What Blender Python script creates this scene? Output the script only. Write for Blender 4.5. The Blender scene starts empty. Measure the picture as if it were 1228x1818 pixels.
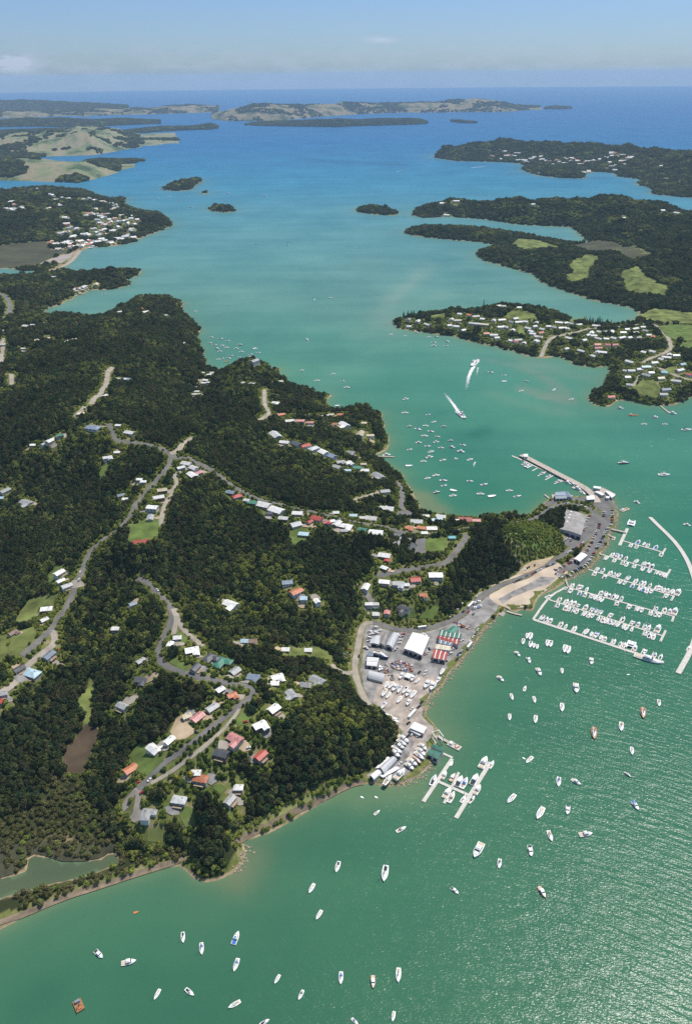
import bpy, bmesh, math, random
import numpy as np
from mathutils import Vector, Matrix, noise
from mathutils.geometry import delaunay_2d_cdt
R = math.radians
random.seed(7); rng = np.random.default_rng(11)
C = bpy.context.scene.collection
S = bpy.context.scene
# ------------------------------------------------------------------ camera
PW, PH, FPX, CAMH = 1228.0, 1818.0, 1414.0, 550.0
PITCH, ROLL = 28.76, -0.55
cd = bpy.data.cameras.new('camera'); cam = bpy.data.objects.new('camera', cd); C.objects.link(cam)
cd.sensor_fit = 'VERTICAL'; cd.sensor_height = 36; cd.sensor_width = 36; cd.lens = 36*FPX/PH
cd.clip_start = 1; cd.clip_end = 200000
CR = Matrix.Rotation(R(90-PITCH), 3, 'X') @ Matrix.Rotation(R(ROLL), 3, 'Z')
cam.matrix_world = Matrix.Translation((0, 0, CAMH)) @ CR.to_4x4()
S.camera = cam
def ray(px, py):
    d = CR @ Vector((px-PW/2, -(py-PH/2), -FPX))
    return d.normalized()
# ------------------------------------------------------------------ light
SUN_EL, SUN_AZ = 65.5, 48.0
w = bpy.data.worlds.new('World'); S.world = w; w.use_nodes = True
nt = w.node_tree; bg = nt.nodes['Background']
sky = nt.nodes.new('ShaderNodeTexSky'); sky.sky_type = 'NISHITA'; sky.sun_disc = False
sky.sun_elevation = R(SUN_EL); sky.sun_rotation = R(SUN_AZ); sky.altitude = 500
sky.air_density = 1.0; sky.dust_density = 0.6; sky.ozone_density = 2.0
bg.inputs['Strength'].default_value = 0.115
# thin clouds: a few distant puffs and a faint bank above the horizon, placed by compass direction
tc = nt.nodes.new('ShaderNodeTexCoord')
def wn(t, **k):
    n = nt.nodes.new(t)
    for a, b in k.items(): setattr(n, a, b)
    return n
def wmath(op, a, b=None, c=None):
    n = wn('ShaderNodeMath', operation=op)
    for i, v in enumerate((a, b, c)):
        if v is None: continue
        if isinstance(v, (int, float)): n.inputs[i].default_value = v
        else: nt.links.new(v, n.inputs[i])
    return n.outputs[0]
sx = wn('ShaderNodeSeparateXYZ'); nt.links.new(tc.outputs['Generated'], sx.inputs[0])
mp = wn('ShaderNodeMapping'); mp.inputs['Scale'].default_value = (1, 1, 3.2)
nt.links.new(tc.outputs['Generated'], mp.inputs[0])
n1 = wn('ShaderNodeTexNoise'); n1.inputs['Scale'].default_value = 26; n1.inputs['Detail'].default_value = 7; n1.inputs['Roughness'].default_value = .62
nt.links.new(mp.outputs[0], n1.inputs['Vector'])
def bump1(x, c, s):      # smooth bump round c
    d = wmath('DIVIDE', wmath('SUBTRACT', x, c), s)
    return wmath('POWER', 2.718, wmath('MULTIPLY', wmath('MULTIPLY', d, d), -1.0))
band = wmath('MULTIPLY', bump1(sx.outputs['Z'], .004, .024), .30)
def puff(az, el, wa, we, k):
    x, y, z = math.sin(az)*math.cos(el), math.cos(az)*math.cos(el), math.sin(el)
    return wmath('MULTIPLY', wmath('MULTIPLY', bump1(sx.outputs['X'], x, wa), bump1(sx.outputs['Z'], z, we)), k)
p1 = puff(math.atan2(ray(14, 112).x, ray(14, 112).y), math.asin(ray(14, 112).z), .017, .0065, 2.6)
p2 = puff(math.atan2(ray(682, 69).x, ray(682, 69).y), math.asin(ray(682, 69).z), .016, .0035, 1.1)
msk = wmath('ADD', band, wmath('MAXIMUM', p1, p2))
cl = wmath('MULTIPLY', msk, wmath('SMOOTH_MIN', 1.0, wmath('MULTIPLY', wmath('MAXIMUM', wmath('SUBTRACT', n1.outputs['Fac'], .40), 0.0), 5.0), .2))
pc = wmath('MINIMUM', wmath('MULTIPLY', cl, .8), .75)
zr = wn('ShaderNodeMapRange'); zr.inputs['From Min'].default_value = 0; zr.inputs['From Max'].default_value = .75; nt.links.new(sx.outputs['Z'], zr.inputs[0])
tm = wn('ShaderNodeMix', data_type='RGBA'); nt.links.new(zr.outputs[0], tm.inputs['Factor']); tm.inputs['A'].default_value = (.50, .67, 1.0, 1); tm.inputs['B'].default_value = (1.0, .97, .92, 1)
ms = wn('ShaderNodeMix', data_type='RGBA', blend_type='MULTIPLY'); ms.inputs['Factor'].default_value = 1; nt.links.new(sky.outputs[0], ms.inputs['A']); nt.links.new(tm.outputs['Result'], ms.inputs['B'])
mx = wn('ShaderNodeMix', data_type='RGBA'); nt.links.new(pc, mx.inputs['Factor'])
nt.links.new(ms.outputs['Result'], mx.inputs['A']); mx.inputs['B'].default_value = (4.7, 5.4, 6.8, 1)
nt.links.new(mx.outputs['Result'], bg.inputs['Color'])
sl = bpy.data.lights.new('sun', 'SUN'); sl.energy = 4.3; sl.angle = R(.53); sl.color = (1, .94, .84)
so = bpy.data.objects.new('sun', sl); C.objects.link(so)
SV = Vector((math.sin(R(SUN_AZ))*math.cos(R(SUN_EL)), math.cos(R(SUN_AZ))*math.cos(R(SUN_EL)), math.sin(R(SUN_EL))))
so.rotation_euler = SV.to_track_quat('Z', 'Y').to_euler(); so.location = SV*3000
S.view_settings.view_transform = 'Standard'; S.view_settings.look = 'None'
S.view_settings.exposure = 0.0; S.view_settings.gamma = 1
S.render.engine = 'CYCLES'
S.cycles.use_denoising = False
try: S.cycles.denoising_input_passes = 'RGB_ALBEDO_NORMAL'; S.cycles.denoising_prefilter = 'ACCURATE'
except Exception: pass
S.cycles.max_bounces = 6; S.cycles.diffuse_bounces = 2; S.cycles.glossy_bounces = 2; S.cycles.transmission_bounces = 3
S.cycles.transparent_max_bounces = 6; S.cycles.volume_bounces = 1
S.cycles.use_light_tree = True
# ------------------------------------------------------------------ helpers
def tag(o, label=None, cat=None, group=None, kind=None):
    if label: o['label'] = label
    if cat: o['category'] = cat
    if group: o['group'] = group
    if kind: o['kind'] = kind
    return o
def P(px, py, z=0.0):
    d = ray(px, py); t = (z-CAMH)/d.z
    return Vector((d.x*t, d.y*t, z))
def pts(s):
    return [tuple(float(v) for v in a.split(',')) for a in s.split()]
def mat(name, col, rough=.6, metal=0, var=0.0, scale=.5, spec=.3, each=0.0):
    m = bpy.data.materials.new(name); m.use_nodes = True; t = m.node_tree; b = t.nodes['Principled BSDF']
    b.inputs['Roughness'].default_value = rough; b.inputs['Metallic'].default_value = metal
    b.inputs['Specular IOR Level'].default_value = spec
    b.inputs['Base Color'].default_value = (*col, 1)
    if var:
        g = t.nodes.new('ShaderNodeNewGeometry'); n = t.nodes.new('ShaderNodeTexNoise')
        n.inputs['Scale'].default_value = scale; n.inputs['Detail'].default_value = 5
        t.links.new(g.outputs['Position'], n.inputs['Vector'])
        r = t.nodes.new('ShaderNodeValToRGB')
        r.color_ramp.elements[0].position = .3; r.color_ramp.elements[1].position = .7
        r.color_ramp.elements[0].color = (*[c*(1-var) for c in col], 1)
        r.color_ramp.elements[1].color = (*[min(1, c*(1+var)) for c in col], 1)
        t.links.new(n.outputs['Fac'], r.inputs[0]); t.links.new(r.outputs[0], b.inputs['Base Color'])
        if each:     # every copy weathered a little differently
            oi = t.nodes.new('ShaderNodeObjectInfo'); hs = t.nodes.new('ShaderNodeHueSaturation'); mr = t.nodes.new('ShaderNodeMapRange'); mr.inputs['To Min'].default_value = 1-each; mr.inputs['To Max'].default_value = 1.04
            t.links.new(oi.outputs['Random'], mr.inputs[0]); t.links.new(mr.outputs[0], hs.inputs['Value']); t.links.new(r.outputs[0], hs.inputs['Color']); t.links.new(hs.outputs[0], b.inputs['Base Color'])
    return m
class MB:
    def __init__(s): s.v = []; s.f = []; s.m = []; s.smooth = False
    def add(s, v, f, m=0):
        b = len(s.v); s.v += [tuple(x) for x in v]; s.f += [tuple(i+b for i in q) for q in f]; s.m += [m]*len(f)
    def box(s, c, d, m=0, rz=0, taper=1.0):
        x, y, z = d[0]/2, d[1]/2, d[2]/2; cs, sn = math.cos(rz), math.sin(rz); v = []
        for k, (zz, t) in enumerate(((-z, 1), (z, taper))):
            for a, b in ((-x, -y), (x, -y), (x, y), (-x, y)):
                a *= t; b *= t
                v.append((c[0]+a*cs-b*sn, c[1]+a*sn+b*cs, c[2]+zz))
        s.add(v, [(3, 2, 1, 0), (4, 5, 6, 7), (0, 1, 5, 4), (1, 2, 6, 5), (2, 3, 7, 6), (3, 0, 4, 7)], m)
    def tube(s, a, b, r0, r1=None, n=6, m=0):
        a = Vector(a); b = Vector(b); r1 = r0 if r1 is None else r1; q = (b-a).to_track_quat('Z', 'Y'); v = []
        for c, r in ((a, r0), (b, r1)):
            for i in range(n): v.append(c + q @ Vector((r*math.cos(i*2*math.pi/n), r*math.sin(i*2*math.pi/n), 0)))
        s.add(v, [(i, (i+1) % n, n+(i+1) % n, n+i) for i in range(n)]+[tuple(range(n))[::-1], tuple(range(n, 2*n))], m)
    def loft(s, rings, m=0, close=True, caps=True):
        n = len(rings[0]); v = [p for r in rings for p in r]; f = []
        for k in range(len(rings)-1):
            for i in range(n if close else n-1):
                j = (i+1) % n
                f.append((k*n+i, k*n+j, (k+1)*n+j, (k+1)*n+i))
        if caps: f += [tuple(range(n))[::-1], tuple(range((len(rings)-1)*n, len(rings)*n))]
        s.add(v, f, m)
    def build(s, name, mats, parent=None, smooth=False):
        me = bpy.data.meshes.new(name); me.from_pydata(s.v, [], s.f)
        for m in (mats if isinstance(mats, (list, tuple)) else [mats]): me.materials.append(m)
        if any(s.m): me.polygons.foreach_set('material_index', s.m)
        if smooth: me.polygons.foreach_set('use_smooth', [True]*len(s.f))
        me.update(); o = bpy.data.objects.new(name, me); C.objects.link(o)
        if parent: o.parent = parent
        return o
def empty(name, loc=(0, 0, 0), rz=0):
    o = bpy.data.objects.new(name, None); C.objects.link(o); o.location = loc; o.rotation_euler = (0, 0, rz); o.empty_display_size = .5
    return o
KIDS = {}
def copy_tree(o, loc, rz=0, sc=1.0):
    if o.name not in KIDS: KIDS[o.name] = [(c, list(c.children)) for c in o.children]
    r = o.copy(); C.objects.link(r); r.location = loc; r.rotation_euler = (0, 0, rz); r.scale = (sc, sc, sc) if isinstance(sc, (int, float)) else sc
    for c, gs in KIDS[o.name]:
        k = c.copy(); C.objects.link(k); k.parent = r
        for g in gs:
            h = g.copy(); C.objects.link(h); h.parent = k
    return r
ORD = 'first second third fourth fifth sixth seventh eighth ninth tenth eleventh twelfth thirteenth fourteenth fifteenth sixteenth seventeenth eighteenth nineteenth twentieth'.split()
TENS = {20: 'twenty', 30: 'thirty', 40: 'forty', 50: 'fifty', 60: 'sixty', 70: 'seventy', 80: 'eighty'}
TENTH = {30: 'thirtieth', 40: 'fortieth', 50: 'fiftieth', 60: 'sixtieth', 70: 'seventieth', 80: 'eightieth'}
def ordw(i):             # 0-based
    n = i+1
    if n <= 20: return ORD[i]
    return TENTH[n] if n % 10 == 0 else TENS[n//10*10]+'-'+ORD[n % 10-1]
# ------------------------------------------------------------------ the land: coast lines (on the water plane) and spot heights
MAIN = '''-160,1688 0,1648 60,1621 130,1590 200,1567 260,1547 318,1538 335,1548 345,1558 365,1564 385,1561 405,1551 420,1543 432,1530 438,1512 430,1496 440,1490
480,1475 520,1455 560,1431 600,1409 635,1393 660,1390 690,1395 715,1392 745,1380 765,1360 772,1346 768,1330 775,1318 780,1300 768,1288 752,1272 757,1255 765,1238 790,1206 810,1186 830,1156 850,1131 870,1106 880,1094 890,1090
900,1082 915,1086 925,1080 942,1082 947,1074 960,1058 1000,1037 1012,1029 1050,1006 1066,982 1078,962 1090,938 1096,915 1094,898 1086,888 1072,880 1050,884 1030,880 1000,882 975,887 960,897 945,910 925,917
905,912 880,916 840,919 800,917 762,911 745,904 738,890 732,876 722,858 715,845 705,838 690,825 672,815 664,808 680,800 692,791 690,778 678,762 680,745 678,733 668,738 640,742 610,738 594,730 580,718 578,710 588,702
580,702 560,704 530,700 508,690 496,674 492,655 478,657 460,660 430,666 393,658 367,655 362,640 358,620 348,605 355,590 352,582 340,570 325,556 321,547 326,540 318,536 300,538 270,541 240,546 215,553 190,562 160,569 130,573 90,568
73,558 85,548 110,539 140,523 160,515 200,513 228,507 222,497 250,487 249,481 235,481 200,487 160,488 136,485 112,478 118,470 130,458 143,445 160,440 200,437 235,431 248,424 270,415 290,407 307,400 302,394 280,382 262,378 250,374 228,368 222,360 222,352 195,354
172,348 150,338 120,336 90,333 66,332 40,336 0,340 -200,345 -500,380 -900,700 -900,1700'''
INLET = '-150,1612 0,1594 60,1581 140,1560 180,1548 215,1537 220,1528 205,1514 190,1516 180,1524 150,1531 110,1531 80,1522 62,1518 48,1524 44,1545 20,1556 0,1560 -150,1575'
CREEK = '-20,478 20,476 40,481 66,480 72,484 50,490 20,490 -20,489'
OKIATO = '''698,577 715,584 761,592 806,597 852,610 897,620 934,631 961,635 988,633 1004,640 1029,649 1056,653 1079,649 1084,658 1076,672 1068,688 1050,695 1042,708 1056,720 1079,722 1095,712 1112,710 1124,713 1152,720 1170,721 1193,719 1213,712 1228,704 1330,690 1600,760
1800,560 1500,430 1300,402 1228,394 1164,374 1114,371 1064,368 964,367 909,366 854,367 804,363 760,367 739,373 731,382 748,386 764,387 790,384 814,386 859,389 914,398 964,401 1014,403 1030,416 1046,430 1014,432 964,424 894,411 834,405 780,403 740,404
720,409 722,416 764,422 814,427 854,430 879,435 870,441 848,446 846,453 860,463 890,471 920,479 948,487 952,494 970,505 1010,519 1052,533 1097,542 1120,547 1136,556 1128,568 1112,575 1079,578 1040,574 1010,566 984,560 943,553 888,549 850,556 802,557 760,562 715,567 700,571'''
RUSSELL = '''771,280 790,283 814,286 860,287 894,288 920,290 934,296 926,301 945,309 964,313 1000,316 1034,317 1038,307 1060,305 1089,307 1096,313 1134,318 1140,322 1129,327 1150,332 1160,338 1154,344 1190,348 1228,351 1400,362 1600,330 1500,266 1300,266 1200,270 1160,273 1140,271 1100,268 1000,267 900,265 830,267 800,270 775,275'''
I_A = '290,337 315,339 340,337 345,330 360,321 345,318 325,321 300,330'
I_B = '370,372 385,376 405,377 416,375 412,369 395,366 378,367'
I_C = '630,374 645,378 670,381 700,382 708,379 695,374 665,369 640,369'
I_D = '359,343 363,345 367,342 363,340'
LANDS = [MAIN, OKIATO, RUSSELL, I_A, I_B, I_C, I_D]; HOLES = [INLET, CREEK]
CTRL = '''150,1330,5 60,1500,2 150,1470,3 60,1450,3 100,1380,5 160,1230,12 180,1150,22 -200,1150,20 0,1100,24 40,1080,32 180,960,60 0,1240,34 -300,1300,20 -300,1500,5 20,1350,14 -150,1400,8
310,800,86 265,960,74 270,1040,62 315,1090,58 280,1160,50 350,1200,48 450,1225,42 350,1330,38 240,1400,28 260,1450,20 300,1500,8 420,1420,20 385,1490,20 390,1535,10 560,1350,34 620,1280,32 690,1310,7 640,1382,3 500,1300,38 460,1360,26 560,1220,30
600,1200,10 620,1150,7 640,1110,4 400,1000,40 480,1100,26 560,1150,12 450,960,48 350,900,66 600,1000,38 560,1060,38 520,1035,42 680,1000,32 650,1060,20 420,1100,34 380,1130,42 200,1400,10 160,1430,4 230,1490,6 300,1250,36 220,1310,14 500,1420,12 330,1420,22
352,823,80 413,863,68 457,886,62 516,900,55 586,917,48 656,932,42 700,942,38 756,949,28 795,945,22 844,934,12 888,929,7 948,923,5 1002,895,4 1057,912,4 1013,977,4 951,1014,4 880,1042,4 838,1065,4
945,945,28 900,952,36 860,968,32 930,985,16 880,1020,10 975,975,8 845,1040,12 830,960,25 793,999,28 773,1020,28 737,1028,25 751,1055,20 715,1079,17 780,1080,12 740,1100,7 667,1089,10
700,895,15 720,905,8 683,870,25 640,890,32 600,870,34 560,860,32 500,830,46 420,820,62 489,771,52 557,795,48 604,819,36 647,834,24 690,860,14 660,812,10 514,746,50 611,753,42 655,722,36 660,750,30 685,770,7 620,790,32
460,634,62 425,646,54 440,690,60 400,700,66 380,740,74 350,780,82 330,760,82 504,676,28 544,690,22 575,694,12 470,720,52 540,730,42 590,745,26 635,722,32 672,724,16
375,680,8 380,662,3 352,700,14 345,735,40 300,640,70 200,655,95 170,707,100 143,733,100 199,763,98 100,780,92 60,700,86 0,700,82 230,600,82 330,582,38 300,600,66 247,527,34 300,527,30 270,550,36 215,545,18 110,565,34 170,572,30 60,600,60 0,600,52 0,650,72 20,545,30 60,520,26 140,500,36 200,476,38 234,472,36 100,490,18 60,496,8 0,505,16 -200,550,40 -200,700,90 -300,900,40
100,900,42 150,860,52 200,850,66 50,850,46 0,900,36 100,960,34 50,980,30 191,811,82 215,878,62 210,920,52 237,900,72 176,960,60 141,1029,54 105,1095,46 63,1145,40 50,1030,26 0,1050,20 200,1050,36 180,1100,29 190,1180,21 236,1071,46 250,1172,36 250,1206,36 217,1252,26 60,1250,28 50,1330,18
60,355,60 0,352,62 150,380,34 200,400,14 250,373,42 282,388,30 100,420,5 30,440,2 50,460,1 100,455,1.4 120,350,42 170,354,22 0,400,50 60,390,44 205,380,14 -200,400,50 120,464,2
715,566,12 760,558,16 802,553,18 888,542,32 943,547,27 984,557,14 897,590,15 950,610,10 1050,560,14 1010,600,14 1080,600,18 1120,640,22 1150,680,18 1200,640,24 1228,600,18 1170,590,12 1079,578,8 1140,565,4 1228,680,20 1300,640,30 1228,560,5 1110,700,8 850,590,16
739,371,12 780,362,32 804,356,42 854,360,44 909,356,55 964,358,58 1064,350,78 1114,358,78 1164,358,80 1228,381,74 1228,420,60 1100,400,52 1000,385,32 900,380,30 1100,440,16 1020,440,5 760,408,20 810,410,20 850,417,15 930,430,16 1000,445,10 900,440,14 870,448,22 950,457,30 1050,470,36 1150,480,42 1228,470,52 1140,505,34 1000,492,24 1060,512,18 1160,535,14 1228,540,8 1300,450,60 1400,500,60
784,263,58 829,256,70 884,252,78 904,247,95 934,254,78 1014,257,80 1114,259,78 1144,269,35 950,284,14 1050,292,8 1000,281,20 960,305,28 1010,308,24 1190,290,60 1228,277,80 1228,320,40 1160,330,22 1130,306,20 1300,290,80 860,272,30
325,320,42 310,329,30 350,319,14 392,362,34 384,368,20 405,370,18 664,366,20 640,371,14 690,377,10 363,341.5,8'''
FLATS = [  # levelled ground: polygon in photo pixels and its height
 ('640,1112 668,1100 715,1116 760,1112 800,1098 850,1050 905,1028 945,1008 1000,978 1040,940 1050,915 1040,895 1000,890 1000,884 1060,884 1092,900 1090,930 1060,985 1000,1035 945,1072 900,1080 868,1104 820,1165 780,1215 752,1262 772,1292 764,1335 752,1372 690,1390 655,1384 700,1345 712,1300 690,1270 655,1250 632,1190', 2.6),
 ('756,957 795,952 806,965 786,982 735,984 700,975 720,955', 30.0),
 ('232,925 262,905 284,912 287,940 262,970 230,968', 75.0),
 ('-160,1676 0,1640 100,1603 250,1551 320,1528 312,1520 220,1548 90,1594 0,1624 -160,1660', 2.2)]
def W2(poly): return np.array([P(x, y)[:2] for x, y in (pts(poly) if isinstance(poly, str) else poly)])
lands = [W2(a) for a in LANDS]; holes = [W2(a) for a in HOLES]
def inside(poly, X, Y):
    res = np.zeros(X.shape, bool); n = len(poly)
    bx = (X >= poly[:, 0].min()) & (X <= poly[:, 0].max()) & (Y >= poly[:, 1].min()) & (Y <= poly[:, 1].max())
    idx = np.nonzero(bx)[0]; x = X[idx]; y = Y[idx]; r = np.zeros(len(idx), bool); j = n-1
    for i in range(n):
        xi, yi = poly[i]; xj, yj = poly[j]
        if yi != yj: r ^= ((yi > y) != (yj > y)) & (x < (xj-xi)*(y-yi)/(yj-yi)+xi)
        j = i
    res[idx] = r; return res
def dseg(X, Y, a, b):
    ax, ay = a; dx, dy = b[0]-ax, b[1]-ay; l = dx*dx+dy*dy+1e-9
    t = np.clip(((X-ax)*dx+(Y-ay)*dy)/l, 0, 1)
    return np.hypot(X-ax-t*dx, Y-ay-t*dy)
def dpoly(poly, X, Y, closed=True, lim=None):
    d = np.full(X.shape, 1e9); n = len(poly)
    for i in range(n if closed else n-1):
        a = poly[i]; b = poly[(i+1) % n]
        if lim is None: d = np.minimum(d, dseg(X, Y, a, b)); continue
        m = (X > min(a[0], b[0])-lim) & (X < max(a[0], b[0])+lim) & (Y > min(a[1], b[1])-lim) & (Y < max(a[1], b[1])+lim)
        if m.any(): d[m] = np.minimum(d[m], dseg(X[m], Y[m], a, b))
    return d
# polar grid, cells grow with distance
NA, NR, A0, A1, R0, R1 = 700, 620, R(-42), R(38), 330.0, 10500.0
az = np.linspace(A0, A1, NA); rr = np.exp(np.linspace(math.log(R0), math.log(R1), NR))
GA, GR = np.meshgrid(az, rr); GX = (GR*np.sin(GA)).ravel(); GY = (GR*np.cos(GA)).ravel()
ins = np.zeros(GX.shape, bool); dist = np.full(GX.shape, 1e9)
for p in lands: ins |= inside(p, GX, GY); dist = np.minimum(dist, dpoly(p, GX, GY, True, 400))
for p in holes: ins &= ~inside(p, GX, GY); dist = np.minimum(dist, dpoly(p, GX, GY, True, 400))
dist = np.minimum(dist, 400)
# wobble the shore a little so that it is not made of straight runs
wob = 2.2*np.sin(GX/11+np.sin(GY/17)*2)+1.8*np.sin(GY/9+1.3*np.sin(GX/13)); 
sd = np.where(ins, dist, -dist)
sd = sd + wob*np.clip(GR.ravel()/1500, .35, 1.6)*(np.abs(sd) < 60)
cp = np.array([tuple(float(v) for v in a.split(',')) for a in CTRL.split()])
cw = np.array([P(*c)[:] for c in cp])
co = []
for p in lands+holes:
    for i in range(len(p)):
        a, b = p[i], p[(i+1) % len(p)]; r = max(300, math.hypot(*a)); n = max(1, int(np.hypot(*(b-a))/(r*.05)))
        for k in range(n): co.append(a+(b-a)*k/n)
co = np.array(co); co = co[np.abs(np.arctan2(co[:, 0], co[:, 1])) < R(50)]
cx = np.concatenate([cw[:, 0], co[:, 0]]); cy = np.concatenate([cw[:, 1], co[:, 1]]); cz = np.concatenate([cw[:, 2], np.full(len(co), .5)])
N = len(cx); A = np.ones((N+1, N+1)); A[:N, :N] = np.hypot(cx[:, None]-cx, cy[:, None]-cy)+np.eye(N)*-2.0; A[N, N] = 0
sol = np.linalg.solve(A, np.append(cz, 0))
GZ = np.zeros(GX.shape)
for k in range(0, len(GX), 8000):
    GZ[k:k+8000] = np.hypot(GX[k:k+8000, None]-cx, GY[k:k+8000, None]-cy) @ sol[:N]+sol[N]
def sst(x, a, b):
    t = np.clip((x-a)/(b-a), 0, 1); return t*t*(3-2*t)
rough = (5*np.sin(GX/37+1.7*np.sin(GY/61))*np.sin(GY/43+1.1*np.sin(GX/53))+3*np.sin(GX/19+GY/31)*np.sin(GY/23-GX/41))
rough = rough+6.5*np.sin(GX/88+1.4*np.sin(GY/120)+.6)*np.sin(GY/97-GX/210+.8*np.sin(GX/75))
GZ = np.maximum(GZ, .9)+rough*sst(sd, 20, 90)*sst(GZ, 8, 40)*np.clip(GR.ravel()/1600, .7, 1.5)
GZ = np.maximum(GZ, .9)
for poly, h in FLATS:
    q = np.array([P(x, y, h)[:2] for x, y in pts(poly)]); i = inside(q, GX, GY); d = np.where(i, 0, dpoly(q, GX, GY, True, 30))
    GZ = GZ+(h-GZ)*(1-sst(d, 2, 26))
slope = 1.1
GZ = np.where(sd > 0, np.minimum(GZ, .15+slope*sd), np.maximum(.15+.35*sd, -9))
GZ2 = GZ.reshape(NR, NA); SD2 = sd.reshape(NR, NA)
LR0, LR1 = math.log(R0), math.log(R1)
def gsample(G, X, Y):
    X = np.asarray(X, float); Y = np.asarray(Y, float)
    a = np.clip((np.arctan2(X, Y)-A0)/(A1-A0)*(NA-1), 0, NA-1.001); r = np.clip((np.log(np.hypot(X, Y)+1e-6)-LR0)/(LR1-LR0)*(NR-1), 0, NR-1.001)
    i = r.astype(int); j = a.astype(int); u = a-j; v = r-i
    return G[i, j]*(1-u)*(1-v)+G[i, j+1]*u*(1-v)+G[i+1, j]*(1-u)*v+G[i+1, j+1]*u*v
def H(x, y): return gsample(GZ2, x, y)
TT = np.exp(np.linspace(math.log(380), math.log(11500), 2600))
def cast(px, py, off=0.0):
    """where the sight line through a pixel meets the ground raised by off"""
    d = ray(px, py); x = d.x*TT; y = d.y*TT; z = CAMH+d.z*TT
    g = np.maximum(H(x, y), 0)+off; k = np.nonzero(z < g)[0]
    if len(k) == 0 or k[0] == 0: q = P(px, py, off); return Vector((q.x, q.y, off))
    k = k[0]; a = z[k-1]-g[k-1]; b = g[k]-z[k]; t = TT[k-1]+(TT[k]-TT[k-1])*a/(a+b)
    return Vector((d.x*t, d.y*t, CAMH+d.z*t))
def attr_col(t, name):
    a = t.nodes.new('ShaderNodeAttribute'); a.attribute_name = name; return a
# ---- terrain mesh
keep = SD2 > -70
fk = keep[:-1, :-1] | keep[1:, :-1] | keep[:-1, 1:] | keep[1:, 1:]
ii, jj = np.nonzero(fk); q = np.stack([ii*NA+jj, ii*NA+jj+1, (ii+1)*NA+jj+1, (ii+1)*NA+jj], 1)
used = np.unique(q); remap = np.full(NA*NR, -1); remap[used] = np.arange(len(used)); q = remap[q]
def np_mesh(name, V, F, mats, attrs=(), smooth=True):
    me = bpy.data.meshes.new(name); me.vertices.add(len(V)); me.vertices.foreach_set('co', np.asarray(V, np.float32).ravel())
    k = F.shape[1] if len(F) else 4
    me.loops.add(F.size); me.loops.foreach_set('vertex_index', F.ravel().astype(np.int32))
    me.polygons.add(len(F)); me.polygons.foreach_set('loop_start', (np.arange(len(F))*k).astype(np.int32))
    try: me.polygons.foreach_set('loop_total', np.full(len(F), k, np.int32))
    except Exception: pass
    for m in mats: me.materials.append(m)
    for n, a in attrs:
        if a.ndim == 1: at = me.attributes.new(n, 'FLOAT', 'POINT'); at.data.foreach_set('value', a.astype(np.float32))
        else: at = me.attributes.new(n, 'FLOAT_VECTOR', 'POINT'); at.data.foreach_set('vector', a.astype(np.float32).ravel())
    me.update(calc_edges=True); me.validate()
    if smooth: me.polygons.foreach_set('use_smooth', [True]*len(me.polygons))
    o = bpy.data.objects.new(name, me); C.objects.link(o); return o
def ramp(t, fac, stops):
    r = t.nodes.new('ShaderNodeValToRGB'); e = r.color_ramp.elements
    while len(e) < len(stops): e.new(.5)
    for k, (p, c) in enumerate(stops): e[k].position = p; e[k].color = (*c, 1)
    t.links.new(fac, r.inputs[0]); return r.outputs[0]
def posnoise(t, scale, detail=5, rough=.55, sc3=(1, 1, 1)):
    g = t.nodes.new('ShaderNodeNewGeometry'); m = t.nodes.new('ShaderNodeMapping'); m.inputs['Scale'].default_value = sc3
    n = t.nodes.new('ShaderNodeTexNoise'); n.inputs['Scale'].default_value = scale; n.inputs['Detail'].default_value = detail; n.inputs['Roughness'].default_value = rough
    t.links.new(g.outputs['Position'], m.inputs[0]); t.links.new(m.outputs[0], n.inputs['Vector']); return n.outputs['Fac']
def mixc(t, fac, a, b):
    m = t.nodes.new('ShaderNodeMix'); m.data_type = 'RGBA'
    for s, v in (('Factor', fac), ('A', a), ('B', b)):
        if isinstance(v, tuple): m.inputs[s].default_value = (*v, 1)
        elif isinstance(v, (int, float)): m.inputs[s].default_value = v
        else: t.links.new(v, m.inputs[s])
    return m.outputs['Result']
def math_(t, op, a, b=0.0, clamp=False):
    n = t.nodes.new('ShaderNodeMath'); n.operation = op; n.use_clamp = clamp
    for i, v in enumerate((a, b)):
        if isinstance(v, (int, float)): n.inputs[i].default_value = v
        else: t.links.new(v, n.inputs[i])
    return n.outputs[0]
m_ter = mat('forest_floor', (.04, .045, .02), .95, spec=.1); t = m_ter.node_tree; b = t.nodes['Principled BSDF']
base = ramp(t, posnoise(t, .02, 8), [(.35, (.022, .030, .012)), (.55, (.045, .055, .020)), (.72, (.085, .085, .035))])
g = t.nodes.new('ShaderNodeNewGeometry'); sp = t.nodes.new('ShaderNodeSeparateXYZ'); t.links.new(g.outputs['Position'], sp.inputs[0])
sand = ramp(t, posnoise(t, .15, 4), [(.35, (.26, .20, .12)), (.65, (.44, .34, .21))])
zf = math_(t, 'ADD', sp.outputs['Z'], math_(t, 'MULTIPLY', math_(t, 'SUBTRACT', posnoise(t, .03, 3), .5), 3.0))
zr = t.nodes.new('ShaderNodeMapRange'); zr.inputs['From Min'].default_value = .6; zr.inputs['From Max'].default_value = 1.7; t.links.new(zf, zr.inputs[0])
oa = t.nodes.new('ShaderNodeAttribute'); oa.attribute_name = 'open'
yd = ramp(t, posnoise(t, .09, 6, .65), [(.30, (.055, .075, .022)), (.43, (.12, .15, .04)), (.55, (.17, .18, .06)), (.66, (.30, .25, .15))])
t.links.new(mixc(t, zr.outputs[0], sand, mixc(t, oa.outputs['Fac'], base, yd)), b.inputs['Base Color'])
V = np.stack([GX, GY, GZ], 1)[used]
terrain = np_mesh('terrain', V, q, [m_ter]); tag(terrain, 'dark bush clad hills and headlands round the bay', 'terrain', kind='structure')
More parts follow.
